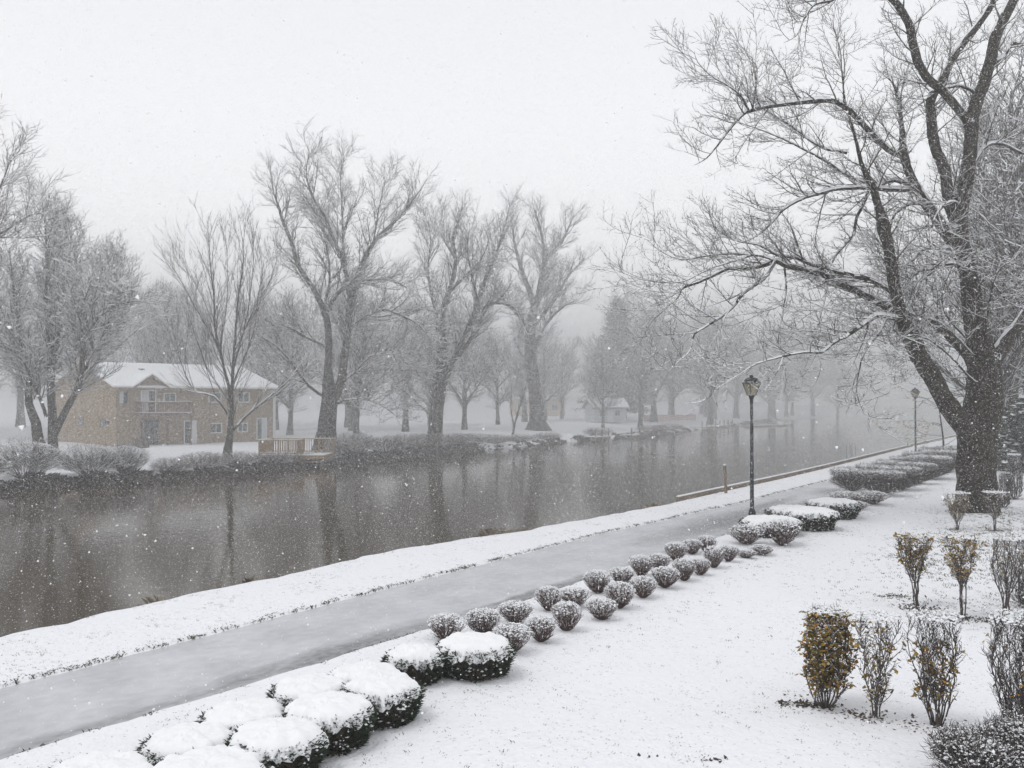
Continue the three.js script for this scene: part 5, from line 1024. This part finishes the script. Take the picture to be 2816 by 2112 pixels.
// ---------------------------------------------------------------- brush on the far bank
{
  const kinds = [[0, { mat: M.twig, topSnow: 1500, frost: 0.02, tips: 0.8 }], [1, { mat: M.twigRed, topSnow: 250, frost: 0.008, tips: 0.3 }]].map(([k, o]) => { const t = thing('bank_bush', '', 'bush'); ballShrub(t, 1, 1.35, 850 + k, { stems: 70, gap: 1.7, len: 2.4, box: 2.2, ...o }); return t; });
  const at = (s, off) => { const [x, z] = XZ(s, bankFar(s) + off); return [x, z]; };
  const list = [
    [0, 15, 0.8, 1.7, 1.4, 'snowy bush on the far bank at the left edge of the view'], [0, 18.5, 1.2, 1.8, 1.5, 'snowy bush second along the far bank from the left edge'], [0, 22, 0.9, 1.8, 1.35, 'large snowy bush on the bank below the many-stemmed tree'], [0, 25.4, 1.3, 1.9, 1.5, 'large snowy bush on the bank below the left end of the brick building'], [0, 28.6, 0.9, 1.7, 1.3, 'rounded snowy bush on the bank below the balcony'], [0, 31, 1.1, 1.3, 1.2, 'last tall snowy bush before the open snow by the young tree'],
    [1, 33.5, 0.5, 1.2, 0.7, 'low brown bush on the bank left of the young tree'], [1, 36, 0.7, 1.5, 0.8, 'low brown bush on the bank at the foot of the young tree'], [1, 38.8, 0.6, 1.4, 0.75, 'low brown bush on the bank right of the young tree'], [1, 41.6, 0.4, 1.5, 0.7, 'dark brown bush on the bank before the deck'], [1, 44.3, 0.3, 1.4, 0.65, 'dark brown bush under the front of the deck'], [1, 47, 0.3, 1.4, 0.65, 'dark brown bush under the right end of the deck'],
    [1, 50.3, 0.9, 1.6, 1.0, 'brown brush on the bank right of the deck'], [0, 53, 2.2, 1.6, 1.1, 'greyish brush on the bank beyond the deck'], [1, 55.5, 0.8, 1.8, 1.0, 'brown brush midway between the deck and the leaning tree'], [1, 58.6, 1.0, 1.8, 1.0, 'brown brush close before the leaning tree'], [1, 62, 0.9, 1.9, 1.0, 'brown brush at the foot of the leaning tree'], [1, 65.6, 0.9, 1.7, 0.9, 'brown brush just beyond the leaning tree'],
    [0, 69, 1, 1.6, 0.8, 'low tangle on the bank right of the leaning tree'], [1, 73, 0.8, 1.7, 0.7, 'low tangle on the bank left of the sapling'], [0, 77.5, 0.8, 1.6, 0.6, 'low snowy tangle on the bank by the sapling'], [1, 83, 0.8, 1.5, 0.6, 'low tangle on the bank below the thick straight trunk'], [1, 96, 0.8, 1.8, 0.7, 'faint tangle on the bank left of the spruce'], [1, 112, 0.8, 2.0, 0.7, 'faint tangle on the bank below the spruce'], [1, 120, 0.8, 2.0, 0.7, 'faint tangle on the bank before the long landing stage'],
  ];
  list.forEach(([k, s, off, r, h, label], i) => { const [x, z] = at(s, off); placeShrub(kinds[k], x, z, i * 1.9, [r, h, r], label, 'bushes along the far bank', 'bush'); });
}
// dead stalks and roots along both waterlines, and the grass that shows through the snow
function tufts(name, label, category, blades, m, places, seed, spread, tall, w) {
  const rng = rngOf(seed), mb = new MB();
  for (let k = 0; k < blades; k++) {
    const a = rng() * TAU, r = spread * Math.sqrt(rng()), x = Math.cos(a) * r, z = Math.sin(a) * r, h = tall * (0.5 + 0.7 * rng()), b = rng() * TAU, lean = h * (0.3 + 0.7 * rng()), o = mb.p.length / 3, c = Math.cos(b), d = Math.sin(b);
    mb.v(x - d * w, 0, z + c * w, c, 0.4, d); mb.v(x + d * w, 0, z - c * w, c, 0.4, d); mb.v(x + c * lean * 0.35 - d * w * 0.6, h * 0.7, z + d * lean * 0.35 + c * w * 0.6, c, 0.4, d); mb.v(x + c * lean, h, z + d * lean, c, 0.4, d);
    mb.tri(o, o + 1, o + 2); mb.tri(o + 1, o + 3, o + 2);
  }
  const im = new THREE.InstancedMesh(mb.geo(), m, places.length), d = new THREE.Object3D(), col = new THREE.Color();
  places.forEach(([x, y, z, s, v], i) => { d.position.set(x, y, z); d.rotation.set(0, rng() * TAU, 0); d.scale.setScalar(s * (0.7 + 0.6 * rng())); d.updateMatrix(); im.setMatrixAt(i, d.matrix); const k = 0.7 + 0.6 * rng(); im.setColorAt(i, col.setRGB(k, k * (0.95 + 0.1 * rng()), k * (0.9 + 0.15 * rng()))); });
  im.name = name; im.castShadow = im.receiveShadow = true;
  tag(im, label, category, null, 'stuff');
  scene.add(im);
  triCount += blades * 2;
}
M.grass = mat(lin(0.13, 0.13, 0.075), 0.9, { side: THREE.DoubleSide });
M.straw = mat(lin(0.45, 0.39, 0.31), 0.9, { side: THREE.DoubleSide });
M.brush = mat(lin(0.09, 0.062, 0.045), 0.95, { side: THREE.DoubleSide });
{
  const r = rngOf(71), lawn = [], edge = [], brush = [], straw = [];
  for (let k = 0; k < 150000; k++) {
    const s = 2 + 48 * Math.pow(r(), 1.1), t = -16 + 24.9 * r(), [x, z] = XZ(s, t);
    if (-z < 6 || Math.abs(x) > -z * 0.62 + 1) continue;
    const thin = sstep(n2(x * 0.22 + 3, z * 0.22), 0.0, 0.8) * 0.35 + sstep(n2(x * 0.9, z * 0.9 + 7), 0.35, 0.9) * 0.4 + 1.1 * (0.4 + 0.9 * sstep(n2(x * 0.5, z * 0.5 + 40), -0.3, 0.6)) * (1 - sstep(t, 3.2, 5.6)) * sstep(s, 14, 20) * (1 - sstep(s, 30, 36)) + 0.03 + 0.3 * sstep(Math.abs(t - 6.4 - 0.2 * n2(s * 0.3, 1)), 0.5, 0.1);
    const bare = (1 - sstep(t, 3.2, 5.6)) * sstep(s, 14, 20) * (1 - sstep(s, 30, 36));
    if (r() < thin * 0.5) lawn.push([x, groundY(x, z) - 0.012, z, 0.8 + 0.4 * r() + 0.55 * bare]);
  }
  for (let k = 0; k < 5000; k++) { // the strip between path and water
    const s = 3 + 60 * r() * r(), a = pathFar(s) + 0.15, b = bankNear(s) - 0.1, [x, z] = XZ(s, lerp(a, b, r()));
    if (n2(x * 0.8, z * 0.8) + n2(x * 3, z * 3) * 0.5 > 0.2 && Math.abs(x) < -z * 0.62 + 1) lawn.push([x, groundY(x, z) - 0.012, z, 0.9]);
  }
  for (let k = 0; k < 5200; k++) { const s = 1 + 75 * Math.pow(r(), 1.4), [x, z] = XZ(s, pathFar(s) + 0.03 + 0.05 * r()); if (n2(s * 2.2, 4) * 0.5 + 0.6 * n2(s * 9, 1) > -0.45) edge.push([x, -0.045, z, 0.7 + 0.8 * r()]); }
  for (let k = 0; k < 2400; k++) { const s = 1 + 60 * Math.pow(r(), 1.3), [x, z] = XZ(s, pathNear(s) - 0.03 - 0.04 * r()); if (n2(s * 1.4, 9) > 0.05) edge.push([x, -0.03, z, 0.6 + 0.5 * r()]); }
  for (let k = 0; k < 6500; k++) { const s = 6 + 200 * Math.pow(r(), 1.5), off = -0.45 + 1.6 * r() * r(), [x, z] = XZ(s, bankFar(s) + off); const dn = 0.55 + 0.6 * n2(s * 0.35, 2) + 0.35 * n2(s * 1.3, off); if (dn < (s < 68 ? -0.2 : 0.25) + 0.3 * r()) continue; brush.push([x, yAt(s, bankFar(s) + off) - 0.05, z, (0.35 + 0.5 * r()) * clamp(dn, 0.4, 1.2) * (s < 34 ? 1.0 : s < 68 ? 1.05 : 0.55)]); }
  for (let k = 0; k < 2200; k++) { const s = 4 + 24 * r(), d = n2(s * 0.4, 20) + 0.3 * n2(s * 2.3, 3); if (d < 0.3) continue; const off = 0.02 + 0.4 * r(), [x, z] = XZ(s, bankNear(s) + off); straw.push([x, yAt(s, bankNear(s) + off) - 0.03, z, 0.5 + 0.8 * r() * d]); }
  tufts('lawn_grass', 'blades of grass showing through the thin snow of the lawn', 'grass', 6, M.grass, lawn, 72, 0.04, 0.024, 0.003);
  tufts('path_edge_grass', 'dark ragged grass along the edges of the path', 'grass', 9, M.grass, edge, 73, 0.04, 0.034, 0.004);
  tufts('bank_undergrowth', 'dark tangled undergrowth along the far waterline', 'undergrowth', 60, M.brush, brush, 74, 0.45, 0.75, 0.012);
  tufts('dry_grass', 'pale dry grass hanging over the near bank', 'grass', 16, M.straw, straw, 75, 0.14, 0.3, 0.004);
  // fallen leaves and bare litter under the lawn shrubs
  const lf = new MB(), q = rngOf(76);
  for (const [[x, z], H, W] of lawnShrubs) for (let k = 0; k < 150; k++) { const a = q() * TAU, d = W * (0.1 + 0.9 * q() * q()), px = x + Math.cos(a) * d - 0.15 * q(), pz = z + Math.sin(a) * d, n0 = lf.p.length / 3; leaf(lf, px, groundY(px, pz) + 0.004, pz, 0.03 + 0.03 * q(), q); const v = 0.5 + 0.7 * q(); lf.col(0.1 * v, 0.07 * v, 0.045 * v, lf.p.length / 3 - n0); }
  const pt = [3.51,-10.58], pt2 = [7.1,-15.46], pt3 = [7.69,-14.74], pt4 = [7.06,-16.37], pt5 = [2,-8.87], pt6=[1.36,-8.93];
  for (const [[x, z], n, w] of [[pt, 240, 0.28], [pt2, 260, 0.3], [pt3, 400, 0.55], [pt4, 160, 0.4], [pt5, 25, 0.12], [pt6, 18, 0.08]]) for (let k = 0; k < n; k++) { const px = x + (q() + q() - 1) * w * 1.5, pz = z + (q() + q() - 1) * w * 0.5, n0 = lf.p.length / 3; leaf(lf, px, groundY(px, pz) + 0.004, pz, 0.03 + 0.035 * q(), q); const v = 0.4 + 0.6 * q(); lf.col(0.07 * v, 0.055 * v, 0.035 * v, lf.p.length / 3 - n0); }
  const litter = part('leaf_litter', lf.geo(), M.leaf, scene); tag(litter, 'dark fallen leaves and bare soil crumbs under the lawn shrubs', 'leaves', null, 'stuff');
}
console.log('after cover', triCount);

// ---------------------------------------------------------------- the snowfall: each copy is a block of air full of single flakes
function snowfall(name, label, cell, flakes, size, places, seed) {
  const rng = rngOf(seed), mb = new MB();
  for (let k = 0; k < flakes; k++) {
    const x = (rng() - 0.5) * cell, y = (rng() - 0.5) * cell, z = (rng() - 0.5) * cell, r = size * (0.5 + 0.4 * rng() + 1.1 * Math.pow(rng(), 7)), o = mb.p.length / 3;
    const q = new THREE.Quaternion().setFromEuler(new THREE.Euler(rng() * 6, rng() * 6, rng() * 6));
    for (const [a, b, c] of [[1, 0.2, 0], [-0.6, 0.9, 0.1], [-0.5, -0.8, 0.2], [0, 0, 0.75], [0.1, 0, -0.7]]) { const v = V(a * r, b * r, c * r).applyQuaternion(q), n = v.clone().normalize(); mb.v(x + v.x, y + v.y, z + v.z, n.x, n.y, n.z); }
    for (const [a, b, c] of [[0, 1, 3], [1, 2, 3], [2, 0, 3], [1, 0, 4], [2, 1, 4], [0, 2, 4]]) mb.tri(o + a, o + b, o + c);
  }
  const im = new THREE.InstancedMesh(mb.geo(), M.flake, places.length), d = new THREE.Object3D();
  places.forEach(([x, y, z], i) => { d.position.set(x, y, z); d.rotation.set(Math.floor(rng() * 4) * Math.PI / 2, Math.floor(rng() * 4) * Math.PI / 2, 0); d.updateMatrix(); im.setMatrixAt(i, d.matrix); });
  im.name = name;
  im.castShadow = im.receiveShadow = true;
  tag(im, label, 'snowfall', null, 'stuff');
  scene.add(im);
}
M.flake = mat(lin(0.955, 0.96, 0.965), 0.9);
{
  const nearP = [], midP = [], farP = [], top = 23;
  const cells = (c, f) => { for (let z = -c / 2; z > -240; z -= c) for (let x = -150; x < 190; x += c) { const d = -z, w = d * 0.62 + 8; if (Math.abs(x) > w) continue; for (let y = c / 2; y < top; y += c) f(x, y - 1.2, z, Math.hypot(x, z)); } };
  cells(2, (x, y, z, d) => { if (d < 18 && Math.hypot(x, y - 3.6, z) > 3.2 && y < 3.6 + d * 0.5) nearP.push([x, y, z]); });
  cells(4, (x, y, z, d) => { if (d >= 18 && d < 62 && y < 5 + d * 0.5) midP.push([x, y, z]); });
  cells(4, (x, y, z, d) => { if (d >= 62) farP.push([x, y, z]); });
  snowfall('falling_snow', 'snowflakes falling close by over the path and the lawn', 2, 170, 0.0055, nearP, 61);
  snowfall('falling_snow_001', 'snowflakes falling over the middle of the river', 4, 6000, 0.0062, midP, 62);
  snowfall('falling_snow_002', 'snowflakes falling over the far bank', 4, 1800, 0.0155, farP, 63);
  console.log('flake blocks', nearP.length, midP.length, farP.length);
}
console.log('triangles in twigs and snow', triCount);
renderer.render(scene, camera);
